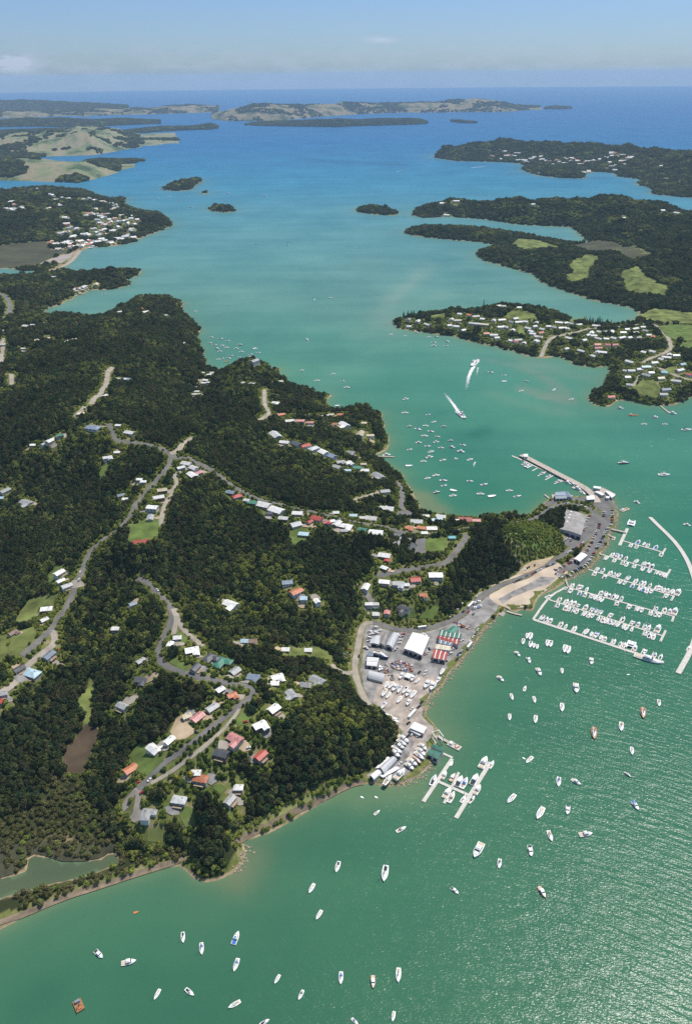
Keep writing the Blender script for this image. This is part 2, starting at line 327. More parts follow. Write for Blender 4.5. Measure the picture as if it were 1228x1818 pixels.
# ---- far land beyond the grid: low islands and headlands in cross-sections (x, shore y, crest y)
def land_mat(name, cols, sc):
    m = mat(name, cols[0], .95, spec=.1); t = m.node_tree
    n1 = posnoise(t, sc, 6, .6); col = ramp(t, n1, [(.36, cols[0]), (.47, cols[1]), (.56, cols[2]), (.66, cols[3])])
    t.links.new(col, t.nodes['Principled BSDF'].inputs['Base Color']); return m
m_far = land_mat('far_pasture_and_bush', ((.04, .055, .025), (.13, .14, .07), (.28, .22, .14), (.10, .11, .055)), .0042)
m_farb = land_mat('far_bush', ((.022, .036, .018), (.032, .046, .022), (.055, .062, .03), (.028, .042, .02)), .006)
m_fld = land_mat('far_fields', ((.05, .075, .04), (.17, .21, .11), (.29, .25, .17), (.19, .23, .12)), .0045)
FARP = []
def strip(cols, back, m, label, seed=0, lump=.25):
    rows = []; cc = []
    cols = [(x, a, b) for x, a, b in pts(cols)]
    for (x0, a0, b0), (x1, a1, b1) in zip(cols, cols[1:]):
        n = max(1, int(abs(x1-x0)/1.6))
        for k in range(n): f = k/n; cc.append((x0+(x1-x0)*f, a0+(a1-a0)*f, b0+(b1-b0)*f))
    cc.append(cols[-1]); M = 22; V = []
    for i, (x, yb, yt) in enumerate(cc):
        p = P(x, yb); r = math.hypot(p.x, p.y); u = Vector((p.x/r, p.y/r)); fade = min(1, i/4, (len(cc)-1-i)/4); dep = back*(.35+.65*fade)
        d = ray(x, yt); el = d.z/math.hypot(d.x, d.y); zc = max(3, CAMH+el*(r+dep*.5))
        for k in range(M):
            f = k/(M-1); s = math.sin(math.pi*min(1, f*1.0))**.8
            wx, wy = u.x*(r+dep*f), u.y*(r+dep*f); nz = 1.3*noise.fractal(Vector((wx*.0022, wy*.0022, seed)), .8, 2.1, 6)
            z = zc*s*(1+lump*nz*(.45+.55*(1-math.exp(-((f-.5)/.12)**2))))-1.5
            V.append((u.x*(r+dep*f), u.y*(r+dep*f), z))
    F = np.array([(i*M+k, (i+1)*M+k, (i+1)*M+k+1, i*M+k+1) for i in range(len(cc)-1) for k in range(M-1)])
    FARP.append((np.array(V), M, len(cc), m, seed)); o = np_mesh('hills', np.array(V), F, [m]); tag(o, label, 'hills', kind='structure'); return o
strip('-60,197,178 0,196,178 60,197,179 120,199,181 180,201,184 230,201,188', 2600, m_farb, 'hazy blue ranges on the far western horizon', 1)
strip('90,205,196 150,206,194 215,204,193 260,203,190 330,201,187 390,199,188', 1500, m_far, 'low hazy pasture shore below the western ranges', 2)
strip('-60,211,196 0,210,196 60,208,198 120,206,199 160,207,203', 1500, m_far, 'hazy spit of farmland at the western edge', 3)
strip('-60,227,213 0,226,214 60,225,210 120,226,211 170,225,213 230,222,212 285,220,214', 900, m_farb, 'long low dark headland across the western bay', 4)
strip('-60,243,232 0,242,233 80,239,230 140,236,229 175,228,223', 700, m_farb, 'low dark spit below the western headland', 5)
strip('376,211,203 400,215,197 450,215,187 500,214,186 560,208,186 614,204,182 680,201,184 720,200,183 780,200,181 820,199,178 852,199,174 880,199,179 905,198,185 930,196,188 958,195,189 962,195,193', 1900, m_far, 'long brown and green island chain on the horizon', 6)
strip('966,194,191 985,194,188 1000,194,189 1014,193,191', 500, m_farb, 'small islet at the seaward end of the island chain', 7)
strip('436,223,221 470,224,217 540,225,215 600,226,212 640,224,214 680,223,211 720,222,211 745,221,213 758,220,217', 700, m_farb, 'low flat bush island before the island chain', 8)
strip('800,216,214 815,218,214 830,219,216 845,219,217', 250, m_farb, 'tiny reef islets beyond the flat island', 9)
strip('205,238,236 260,236,228 300,233,226 340,231,225 375,230,220 387,228,224', 650, m_farb, 'narrow wooded spit reaching from the fields', 10)
strip('-60,280,244 0,280,246 60,279,240 120,277,236 165,276,228 200,270,230 235,264,240 270,262,254 300,259,254 318,257,255', 2300, m_fld, 'rolling brown and green fields across the bay', 11, .5)
strip('190,257,254 205,257,248 220,256,247 240,256,245 255,256,252', 260, m_farb, 'dark wooded knoll on the edge of the fields', 12)
strip('-60,322,290 0,321,285 60,322,284 110,324,288 140,325,290 170,318,290 200,310,291 225,304,292 240,299,294', 1100, m_fld, 'wooded golf course shore with fields', 13)
strip('150,293,288 180,292,284 210,292,285 235,291,285 256,287,285', 300, m_farb, 'thin wooded point beyond the golf course shore', 14)
strip('-60,284,272 0,283,274 30,282,273 60,281,274 80,279,276', 420, m_farb, 'dark plantation block on the fields', 15)
# ------------------------------------------------------------------ water
wa = np.concatenate([np.linspace(-44, 42, 330), np.linspace(46, 312, 60)]); wa = np.radians(wa)
wr = np.concatenate([[5], np.exp(np.linspace(math.log(150), math.log(12000), 330)), np.exp(np.linspace(math.log(12400), math.log(41200), 40))])
WA, WR = np.meshgrid(wa, wr); WX = (WR*np.sin(WA)).ravel(); WY = (WR*np.cos(WA)).ravel(); na, nr = len(wa), len(wr)
i, j = np.meshgrid(np.arange(nr-1), np.arange(na), indexing='ij'); j2 = (j+1) % na
F = np.stack([i*na+j, i*na+j2, (i+1)*na+j2, (i+1)*na+j], -1).reshape(-1, 4)[:, ::-1].copy()
stops = [300, 700, 1000, 1600, 2300, 3400, 5000, 8000, 15000, 41000]
cols = np.array([(.037, .138, .079), (.040, .156, .093), (.026, .165, .108), (.060, .218, .162), (.095, .245, .218), (.085, .25, .28), (.036, .205, .335), (.012, .135, .32), (.010, .115, .30), (.012, .12, .29)])
lr = np.log(WR.ravel()); wc = np.stack([np.interp(lr, np.log(stops), cols[:, k]) for k in range(3)], 1)
dd = np.clip(-gsample(SD2, WX, WY), 0, 400); near = (WR.ravel() < 10000) & (((WA.ravel()+math.pi) % (2*math.pi)-math.pi) > R(-41.5)) & (((WA.ravel()+math.pi) % (2*math.pi)-math.pi) < R(37.5))
sh = np.where(near, .50*np.exp(-dd/(5+WR.ravel()*.003))+.16*np.exp(-dd/(45+WR.ravel()*.012)), 0)[:, None]
wc = wc*(1-sh)+np.array((.155, .215, .115))*sh
def streak(s, wid, k, c=(.17, .22, .17)):
    global wc
    p = W2(s); d = dpoly(p, WX, WY, False, wid*4)+6*np.sin(WX/23)+5*np.sin(WY/31+WX/60); f = (k*np.exp(-(np.clip(d, 0, 1e4)/wid)**2))[:, None]; wc = wc*(1-f)+np.array(c)*f
streak('1016,713 990,708 960,702 925,690', 14, .5); streak('1000,700 985,680 955,664 910,650 870,640', 16, .4); streak('697,585 684,572 678,556 690,538 715,515 745,488 765,470', 38, .24, (.24, .32, .28)); streak('690,538 715,515 745,488', 16, .08, (.30, .34, .30)); streak('640,600 690,560 740,540 800,520', 40, .25, (.16, .29, .25)); streak('560,700 640,640 690,600', 45, .2, (.13, .27, .22)); streak('880,700 930,720 1000,730', 26, .3, (.14, .24, .18)); streak('940,640 990,660 1040,672', 30, .3); streak('1075,735 1010,716 960,706', 10, .3)
streak('610,560 640,500 660,460', 90, .22, (.13, .23, .22)); streak('745,885 760,900 780,905', 16, .5, (.22, .22, .11)); streak('730,1180 770,1270 790,1300', 22, .35, (.16, .22, .11)); streak('640,1425 740,1405', 16, .35, (.16, .22, .11)); streak('420,1560 450,1515', 14, .45, (.2, .2, .11)); streak('870,1140 800,1240', 25, .25, (.13, .22, .12))
inl = inside(holes[0], WX, WY); wc[inl] = wc[inl]*.25+np.array((.075, .09, .05))*.75
# cloud shadows painted into the near water tint; darker blue patches far out
streak('840,772 858,764', 17, .5, (.015, .11, .085)); streak('560,285 700,292', 120, .4, (.012, .09, .2)); streak('1000,318 1080,316', 60, .4, (.012, .08, .18)); streak('40,1790 70,1770', 20, .35, (.02, .10, .065))
m_wat = mat('sea_water', (.03, .17, .11), .16, spec=.5); t = m_wat.node_tree; b = t.nodes['Principled BSDF']; b.inputs['IOR'].default_value = 1.33
a = t.nodes.new('ShaderNodeAttribute'); a.attribute_name = 'tint'
var = ramp(t, posnoise(t, .004, 6, .6, (1, .6, 1)), [(.3, (.80, .88, .90)), (.7, (1.22, 1.12, 1.08))])
lane = ramp(t, posnoise(t, .006, 4, .55, (.35, 1.6, 1)), [(.38, (.90, .94, .95)), (.62, (1.10, 1.05, 1.04))]); ml = t.nodes.new('ShaderNodeMix'); ml.data_type = 'RGBA'; ml.blend_type = 'MULTIPLY'; ml.inputs['Factor'].default_value = 1; t.links.new(var, ml.inputs['A']); t.links.new(lane, ml.inputs['B']); var = ml.outputs['Result']
mm = t.nodes.new('ShaderNodeMix'); mm.data_type = 'RGBA'; mm.blend_type = 'MULTIPLY'; mm.inputs['Factor'].default_value = 1
t.links.new(a.outputs['Vector'], mm.inputs['A']); t.links.new(var, mm.inputs['B']); t.links.new(mm.outputs['Result'], b.inputs['Base Color'])
def wav(rot, scale, sc3, detail):
    g = t.nodes.new('ShaderNodeNewGeometry'); m = t.nodes.new('ShaderNodeMapping'); m.vector_type = 'TEXTURE'; m.inputs['Scale'].default_value = tuple(1/c for c in sc3); m.inputs['Rotation'].default_value = (0, 0, R(rot))
    n = t.nodes.new('ShaderNodeTexNoise'); n.inputs['Scale'].default_value = scale; n.inputs['Detail'].default_value = detail; n.inputs['Roughness'].default_value = .5
    t.links.new(g.outputs['Position'], m.inputs[0]); t.links.new(m.outputs[0], n.inputs['Vector']); return n.outputs['Fac']
h = math_(t, 'ADD', math_(t, 'MULTIPLY', wav(-30, .165, (.42, 1.5, 1), 1.5), 1.0), math_(t, 'MULTIPLY', wav(-12, .75, (.6, 1.2, 1), 2), .36))
gust = t.nodes.new('ShaderNodeMapRange'); gust.inputs['From Min'].default_value = .3; gust.inputs['From Max'].default_value = .7; gust.inputs['To Min'].default_value = .55; gust.inputs['To Max'].default_value = 1.25
t.links.new(posnoise(t, .006, 4, .55), gust.inputs[0])
bp = t.nodes.new('ShaderNodeBump'); bp.inputs['Distance'].default_value = 1.0; t.links.new(gust.outputs[0], bp.inputs['Strength'])
t.links.new(h, bp.inputs['Height']); 
t.nodes.remove(b); df = t.nodes.new('ShaderNodeBsdfDiffuse'); gl = t.nodes.new('ShaderNodeBsdfGlossy'); gl.inputs['Roughness'].default_value = .22; ms_ = t.nodes.new('ShaderNodeMixShader'); t.links.new(mm.outputs['Result'], df.inputs[0]); t.links.new(bp.outputs[0], gl.inputs['Normal'])
lw = t.nodes.new('ShaderNodeLayerWeight'); lw.inputs['Blend'].default_value = .5; fr = math_(t, 'ADD', .018, math_(t, 'MULTIPLY', math_(t, 'POWER', lw.outputs['Facing'], 5.0), .19)); t.links.new(fr, ms_.inputs[0]); t.links.new(df.outputs[0], ms_.inputs[1]); t.links.new(gl.outputs[0], ms_.inputs[2]); t.links.new(ms_.outputs[0], t.nodes['Material Output'].inputs[0])
water = np_mesh('water', np.stack([WX, WY, np.zeros_like(WX)], 1), F, [m_wat], [('tint', wc)])
tag(water, 'green harbour water turning blue towards the open sea', 'water', kind='structure')
# ------------------------------------------------------------------ roads, tracks, yards and lawns, laid on the ground
CLEAR = np.zeros(NA*NR, bool); LOWV = np.zeros(NA*NR, bool)     # where no tree grows / where only low shrubs grow
def stamp_line(p, wdt, G=None):
    G = CLEAR if G is None else G
    d = dpoly(p, GX, GY, False, wdt+2); G |= d < wdt
def stamp_poly(p, grow=0.0, G=None):
    G = CLEAR if G is None else G
    i = inside(p, GX, GY)
    if grow: i |= dpoly(p, GX, GY, True, grow+2) < grow
    G |= i
m_asp = mat('asphalt', (.165, .16, .155), .9, var=.25, scale=.08); m_con = mat('pale_gravel', (.36, .32, .265), .95, var=.22, scale=.1)
m_dirt = mat('bare_clay', (.46, .36, .24), .95, var=.28, scale=.05); m_sandy = mat('sandy_fill', (.52, .43, .33), .95, var=.22, scale=.04)
m_white = mat('white_paint', (.8, .8, .78), .6)
m_grass = mat('mown_grass', (.12, .17, .045), .95, var=.35, scale=.07, spec=.1); m_grass2 = mat('rough_grass', (.15, .18, .055), .95, var=.55, scale=.045, spec=.1)
m_rock = mat('sea_wall_rock', (.32, .26, .19), .95, var=.5, scale=.45)
m_yard = mat('yard_asphalt', (.265, .255, .245), .92, var=.42, scale=.11)
def castline(s):
    return np.array([cast(x, y)[:2] for x, y in (pts(s) if isinstance(s, str) else s)])
def resample(p, step):
    out = [p[0]]
    for a, b in zip(p, p[1:]):
        n = max(1, int(math.ceil(np.hypot(*(b-a))/step)))
        for k in range(1, n+1): out.append(a+(b-a)*k/n)
    return np.array(out)
def smoothline(p, it=2):
    for _ in range(it):
        q = [p[0]]
        for a, b in zip(p, p[1:]): q += [a*.75+b*.25, a*.25+b*.75]
        p = np.array(q+[p[-1]])
    return p
m_verge = mat('verge', (.17, .16, .085), .95, var=.55, scale=.25)
def ribbon_mesh(p, wd, off, u0=-1, u1=1, n=5, wob=0.0):
    tn = np.gradient(p, axis=0); tn /= np.linalg.norm(tn, axis=1)[:, None]+1e-9; nm = np.stack([-tn[:, 1], tn[:, 0]], 1)
    V = []
    for k in range(n):
        u = u0+(u1-u0)*k/(n-1); q = p+nm*(u*wd/2*(1+wob*(np.sin(p[:, 0]/7+u*2)+.7*np.sin(p[:, 1]/4.3+u*3)))[:, None]); V.append(np.stack([q[:, 0], q[:, 1], np.maximum(H(q[:, 0], q[:, 1]), .2)+off], 1))
    V = np.stack(V, 1).reshape(-1, 3); F = np.array([(i*n+k, (i+1)*n+k, (i+1)*n+k+1, i*n+k+1) for i in range(len(p)-1) for k in range(n-1)])
    return V, F
ROADS = []
RD = 0
def road(name, s, wd, m, label, clear=None, off=.35, line=False, kind='structure'):
    global RD
    p = resample(smoothline(castline(s)), 5); RD += 1
    if wd < 9.9 and wd > 4 and name == 'road':
        V, F = ribbon_mesh(p, wd+2.6, off+.004*RD-.09, wob=.22); o = np_mesh('verge', V, F, [m_verge], smooth=False); tag(o, 'worn dirt and grass verge along a road', 'verge', kind='structure')
    V, F = ribbon_mesh(p, wd, off+.004*RD, wob=.10); o = np_mesh(name, V, F, [m], smooth=False); tag(o, label, name.replace('_', ' '), kind=kind)
    c = wd/2+1.6 if clear is None else clear-2.2
    stamp_line(p, (c or 3)+6, LOWV)
    if c: stamp_line(p, c)
    ROADS.append(p); return p
M_ROAD = road('road', '190.6,752 199,763 202,775 211,785 234,786 258,788 278,794 296,801 305,810 303,823 293,836 281,851 258,873 248,888 237,905 226,925 205,945 182,958 160,979 149,1001 141,1029 129,1054 122,1071 105,1095 91,1118 63,1145 40,1165', 5.6, m_asp, 'grey asphalt road following the western ridge down the valley')
road('road', '93,1119 98,1133 94,1148 67,1168 47,1183 26,1218 -10,1238', 6, m_con, 'pale side road dropping past the western houses')
road('road', '303,806 317,801 325,788 343,777', 7, m_con, 'short pale spur road off the ridge bend', 7)
road('road', '322,838 309,843 314,858 306,876 296,890.5 289,911 284,934', 5.5, m_con, 'pale lane along the playing field spur', 6)
road('road', '306,808 318,815 336,812 352,823 375,834 393,847 413,863 434,876 457,886.5 492,894 516,900.5 551,908.5 586,917 621,924.7 656,932 700,942 732,946 756,949 795,945 820,940 844,934 869,931 888,929 920,927 948,922 965,910 982,900 1002,895 1022,896 1041,901 1055,911 1060,924 1053,943 1034,960 1013,977 985,994 951,1014 914,1031 880,1042 860,1055 838,1075 815,1094 790,1108 760,1115 735,1119 705,1119 680,1110 661,1105', 6.8, m_asp, 'main grey road along the ridge to the wharf and back along the shore', 6.5)
road('road', '661,1105 646,1108 639,1125 636,1145 630.5,1172 629,1191 636,1216 646,1238 656,1252', 6.5, m_con, 'pale gravel road behind the boatyard', 9)
road('road', '629,1192 612,1196 598,1188 588,1180', 5, m_con, 'pale track to the scrap yard by the bush')
road('road', '822,948 829,955 820,965 805,984 793,999 778,1004 756,1006 722,1012 693,1018 668,1022', 6, m_asp, 'grey lane climbing down past the school field', 7)
road('road', '707,856 713,872 713.6,889 712,905', 7, m_asp, 'grey lane ending in a turning place above the beach', 6)
road('road', '643,900 631,892 630,886 649,882 673,874', 5, m_con, 'pale looping drive in the bush', 6)
road('road', '240,1030 249,1029 261,1033 273,1048 293,1062.6 306,1080 305,1104 291,1130 281,1150 281,1169 293,1184 317,1193 338,1198 362,1205.5 382,1208 409,1214 435,1218 449,1224 451,1231 441,1241 423,1255 397,1276 368,1296 344,1318 318,1337 297,1352 277,1368 259,1389 245,1402', 5.6, m_asp, 'grey street winding down through the hillside houses to its turning circle', 5.5)
road('road', '425,1259 414,1277 391,1302 356,1333 332,1349 306,1370 268,1391', 3.6, m_con, 'narrow upper lane running beside the hillside street', 5.5)
road('road', '243,1400 236,1410 221,1426 224,1438', 5, m_con, 'pale curved drive from the turning circle', 6)
road('road', '246,1404 245,1420 240,1446', 5, m_con, 'pale straight drive from the turning circle', 6)
road('road', '308,1081 314,1100 311,1112 308,1127', 5, m_con, 'pale drive to the white house by the bend', 6)
road('road', '309,1081 318,1107 331,1123 346,1134 360,1148', 5, m_con, 'pale branch lane to the upper houses', 6)
road('road', '201,652 190,674 184,690 171,706 161,718', 8, m_con, 'pale clay track on the bush hill', 9)
road('road', '151,722 141,733 135,740', 7, m_con, 'pale drive on the bush hill', 8)
road('road', '-10,518 3,522 15,530 20,550 14,563 0,573', 10, m_asp, 'grey road crossing the hill at the western edge', 12)
road('road', '8,600 5,615 3,634 0,650', 8, m_con, 'pale road strip at the western edge', 10)
road('road', '21,664 22,676 20,686', 7, m_con, 'short pale track in the bush at the western edge', 9)
road('road', '470,692 469,714 472,724 479,734 470,740 457,747', 6, m_con, 'pale lane through the bush behind the headland houses', 9)
road('road', '960,634 966,618 972,604 984,598 1004,594 1024,590 1045,583 1080,582 1120,577 1160,574 1172,585 1188,604 1192,618 1178,628 1155,636 1140,644', 8, m_con, 'pale road across the far peninsula', 10)
road('road', '1160,652 1185,660 1210,672 1240,680', 7, m_con, 'pale street among the far shore houses', 8)
road('road', '143,445 132,460 118,471 95,480 84,484', 14, m_con, 'pale causeway road below the town across the bay', 20)
road('path', '-60,1668 0,1638 41,1623.5 86,1605 150,1582 225,1560 277,1541 311,1530 331,1524', 4.2, mat('old_ballast', (.24, .185, .13), .95, var=.3, scale=.2), 'brown old railway bed along the inlet causeway', 3.6)
road('path', '418,1494 432,1488 473,1467 508,1449.5 540,1433 580,1413 625,1393 645,1389', 4.2, bpy.data.materials['old_ballast'], 'brown old railway bed along the shore to the boatyard', 3.4)
road('path', '1124,686 1128,676 1134,666', 5, m_con, 'pale path behind the far point', 5)
def tri_drape(name, s, m, label, off=.22, step=9, clear=0.0, world=None, kind='structure', low=False):
    global RD
    p = castline(s) if world is None else np.array(world); RD += 1
    e = resample(np.vstack([p, p[:1]]), step)[:-1]; n = len(e)
    gx, gy = np.meshgrid(np.arange(e[:, 0].min(), e[:, 0].max(), step), np.arange(e[:, 1].min(), e[:, 1].max(), step)); gx = gx.ravel(); gy = gy.ravel()
    if len(gx):
        k = inside(e, gx, gy); gx = gx[k]; gy = gy[k]
        if len(gx): k = dpoly(e, gx, gy) > step*.4; gx = gx[k]; gy = gy[k]
    v = [Vector(a) for a in e]+[Vector((a, b)) for a, b in zip(gx, gy)]
    r = delaunay_2d_cdt(v, [], [list(range(n))], 1, 1e-4)
    vv = np.array([a[:] for a in r[0]]); V = np.stack([vv[:, 0], vv[:, 1], np.maximum(H(vv[:, 0], vv[:, 1]), .2)+off+.004*RD], 1)
    F = np.array([f for f in r[2] if len(f) == 3]); o = np_mesh(name, V, F, [m], smooth=False); tag(o, label, name.replace('_', ' '), kind=kind)
    if clear >= 0: stamp_poly(p, clear, LOWV if low else None)
    return o
tri_drape('yard_ground', '640,1112 668,1102 700,1116 735,1121 790,1106 815,1092 850,1052 872,1046 892,1056 880,1086 862,1104 846,1128 826,1156 806,1186 786,1206 761,1238 752,1256 748,1272 766,1288 778,1300 773,1318 766,1332 770,1346 762,1360 744,1378 714,1389 690,1391 660,1386 650,1376 680,1362 700,1340 708,1316 714,1300 700,1276 676,1256 655,1246 646,1225 640,1190 644,1160 646,1130', m_yard, 'grey paved boatyard and industrial yard by the shore', .12, 9, 3)
tri_drape('yard_ground', '672,1198 700,1196 745,1200 770,1200 780,1206 762,1236 752,1256 746,1268 758,1284 776,1300 768,1330 740,1350 722,1350 735,1318 715,1300 690,1272 662,1248 668,1222', mat('pale_hardstand', (.40, .345, .30), .95, var=.33, scale=.12), 'pinkish gravel hardstand for hauled out boats', .2, 9, 0)
tri_drape('sand_ground', '872,1040 905,1026 945,1006 985,996 1004,1010 1010,1026 986,1040 958,1056 946,1070 930,1079 905,1083 884,1074 868,1062', m_sandy, 'bare pinkish sand fill beside the marina', .12, 9, 2)
tri_drape('road', '884,1064 905,1052 935,1038 960,1024 985,1026 975,1036 940,1048 910,1060 892,1072', m_yard, 'grey gravel strip across the sand fill', .2, 9, 0)
tri_drape('sand_ground', '914,1022 930,1004 945,996 975,990 985,986 965,1004 940,1016', m_dirt, 'bare clay bank cut above the shore road', .3, 8, 2)
tri_drape('car_park', '984,1020 1000,1004 1030,994 1046,972 1056,944 1066,912 1070,902 1086,904 1092,900 1094,918 1088,938 1074,962 1062,982 1048,1004 1020,1020 1004,1028', m_asp, 'grey marina car park beside the berths', .16, 9, 2)
tri_drape('car_park', '1004,950 1012,938 1030,944 1046,914 1060,905 1066,930 1050,955 1030,970 1016,974 1000,966', m_asp, 'grey apron round the wharf shed', .15, 9, 3)
tri_drape('sand_ground', '984,1012 1002,1000 1026,982 1044,962 1054,944 1058,944 1050,968 1034,988 1006,1004 990,1016', bpy.data.materials['old_ballast'], 'brown old rail bed between shore road and car park', .24, 8, 0)
tri_drape('car_park', '966,893 985,887 1000,885 1030,883 1060,879 1086,889 1096,900 1095,914 1062,905 1050,894 1020,888 990,892 970,900', m_asp, 'grey paved apron at the root of the wharf', .11, 8, 2)
tri_drape('car_park', '737,958 756,956 754,982 736,984', m_asp, 'grey school courts beside the playing field', .3, 8, 2)
tri_drape('lawn', '756,957 793,955 792,972 786,977 756,981', m_grass, 'green school playing field above the shore', .3, 8, 2)
tri_drape('car_park', '700,918 708,908 724,906 735,912 722,918', m_asp, 'grey turning place above the small beach', .3, 7, 2)
tri_drape('lawn', '232,932 256,924 268,916 280,918 284,936 279,952 264,962 240,967 230,964', m_grass, 'yellow green playing field on the spur', .3, 8, 2)
for s, l in (('27,1105 38,1085 55,1062 72,1060 106,1056 92,1072 68,1082 62,1100 40,1110', 'green paddock below the western houses'), ('15,1165 20,1128 60,1112 64,1130 45,1150 30,1168', 'green paddock beside the brown western house'), ('-10,1176 -10,1130 8,1126 15,1160 5,1178', 'green paddock at the western edge'),
             ('176,846 179,832 190,824 192,828 187,846', 'small strip of lawn below the lone white house'), ('84,1028 94,1010 118,1000 112,1030 90,1040', 'lawn beside the two white western houses'), ('230,1340 246,1322 262,1318 270,1338 292,1350 262,1378 246,1372', 'garden lawn beside the hillside street'),
             ('318,1448 326,1430 346,1436 344,1464 330,1470', 'stepped lawn below the grey hillside house'), ('262,1494 262,1474 282,1470 294,1480 288,1498', 'rough lawn near the inlet shore'), ('312,1128 324,1122 336,1140 322,1146', 'lawn beside the white house by the bend'), ('512,956 518,936 532,932 548,946 540,962 522,966', 'sloping lawn under the ridge houses'),
             ('300,1176 310,1168 334,1184 328,1194', 'grassy bank inside the street bend'), ('496,1152 560,1148 590,1160 588,1172 540,1166 500,1166', 'open grass around the valley cottages'), ('415,1280 432,1266 448,1270 440,1286 424,1290', 'lawn between the two lanes'), ('378,1400 392,1392 404,1400 392,1410', 'lawn beside the lone tall pines'), ('584,926 596,924 600,938 588,940', 'garden lawn on the ridge'), ('742,1098 770,1076 782,1078 766,1100', 'grassy slope above the yard road'),
             ('645,1078 672,1064 676,1080 650,1094', 'garden lawn above the gravel road'), ('705,1090 735,1080 738,1096 712,1102', 'clearing beside the dark cottage')):
    tri_drape('lawn', s, m_grass2 if 'rough' in l or 'open' in l or 'pad' in l else m_grass, l, .25, 9, 1.5)
tri_drape('sand_ground', '302,1300 312,1278 322,1270 340,1292 352,1298 330,1312 312,1316', m_dirt, 'bare dug building plot beside the street', .25, 8, 2)
tri_drape('marsh', '118,1330 140,1304 152,1286 170,1290 178,1302 164,1330 156,1350 148,1376 120,1372 112,1350', mat('bare_marsh', (.085, .062, .04), .95, var=.4, scale=.05), 'brown bare marsh in the valley floor', .2, 9, 1)
tri_drape('marsh', '136,1248 146,1232 156,1220 166,1190 170,1204 164,1240 162,1280 152,1288 144,1262', m_grass2, 'green reedy strip in the valley floor', .2, 9, 1)
tri_drape('marsh', '-40,1562 0,1560 24,1552 44,1540 46,1524 62,1516 80,1520 110,1530 150,1530 180,1523 192,1515 206,1512 218,1524 216,1506 190,1492 120,1500 60,1490 -40,1505', mat('dark_mud', (.06, .062, .034), .9, var=.4, scale=.08), 'dark muddy ground under the mangroves', .25, 8, -1)
tri_drape('rough_ground', '438,1478 470,1448 500,1428 540,1412 600,1392 596,1400 540,1428 480,1458', mat('reeds', (.24, .25, .085), .95, var=.5, scale=.12), 'pale rushes along the shore track', .3, 8, 0, low=True)
tri_drape('rough_ground', '905,936 940,930 976,942 982,964 966,982 930,972 912,956', mat('scrub', (.10, .17, .04), .95, var=.6, scale=.08), 'bright green scrub on the cutting above the wharf', .3, 8, 0, low=True)
for s, l in (('1168,580 1192,576 1240,578 1240,604 1206,606 1180,596', 'bright green paddock at the eastern edge'), ('1204,610 1240,606 1240,622 1208,620', 'second green paddock at the eastern edge'), ('896,558 912,552 944,556 950,564 930,570 900,566', 'green field among the far peninsula houses'), ('764,562 790,556 790,561 768,566', 'strip of grass near the far peninsula tip'), ('1008,566 1036,564 1034,572 1012,572', 'small green field by the pines on the far peninsula'),
             ('1124,690 1140,676 1160,676 1172,694 1160,706 1140,704', 'green lawn by the eastern jetty'), ('1180,655 1200,652 1196,664 1184,662', 'green lawn among the eastern houses'), ('918,578 926,578 930,594 920,594', 'green reserve strip on the far peninsula'), ('906,436 920,424 950,426 990,438 1000,442 960,444 930,446', 'green paddock on the long spit'), ('1010,470 1040,452 1066,456 1050,470 1040,484 1016,484', 'green paddock on the wooded eastern ridge'),
             ('1100,484 1132,472 1144,490 1184,512 1180,524 1140,522 1112,516', 'large green paddock on the eastern shore'), ('1000,488 1046,486 1040,498 1012,500', 'green paddock by the eastern trees'), ('1134,560 1160,548 1240,556 1240,574 1180,574 1150,570', 'dull green flat behind the eastern beach')):
    tri_drape('pasture', s, m_grass if 'bright' in l or 'second' in l else m_grass2, l, .4, 14, 4)
tri_drape('mud_flat', '60,474 85,462 108,454 126,450 134,446 126,458 112,466 84,472', mat('pale_mud', (.36, .31, .27), .6, var=.2, scale=.02), 'pale mud flat behind the causeway', .3, 20, 4)
tri_drape('marsh', '-30,440 30,432 80,428 92,444 130,444 100,454 70,468 40,476 -30,474', mat('mangrove_flat', (.066, .068, .036), .95, var=.3, scale=.012), 'dull brown mangrove flat below the town', .3, 25, 4)
tri_drape('marsh', '1010,436 1050,428 1090,430 1150,448 1155,456 1110,458 1050,450', bpy.data.materials['mangrove_flat'], 'dull brown flat at the head of the eastern bay', .3, 22, 4)
stamp_poly(castline('900,936 940,926 980,940 990,966 966,990 925,980 905,960'), 12, LOWV)
stamp_poly(castline('985,882 1000,884 1030,882 1060,876 1096,888 1098,920 1075,960 1050,925 1062,905 1050,893 1020,888 985,892'), 3)
stamp_poly(castline('1003,902 1046,914 1036,956 998,946'), 2)
# beaches are bare of trees
BEACH = '367,655 393,658|488,660 494,650|590,700 578,708|672,812 690,790|322,535 326,548|732,880 760,912|945,1075 900,1082|1104,712 1124,714|960,635 1004,640|1124,572 1138,552|140,440 310,400|60,560 140,524|318,1540 334,1546|405,1556 436,1510|655,1388 640,1392'
for s in BEACH.split('|'): stamp_line(W2(s), 3.5)
i_ = inside(W2('140,436 94,436 100,415 150,404 190,400 150,362 200,352 225,360 250,388 245,420'), GX, GY)
TOWNLOW = i_
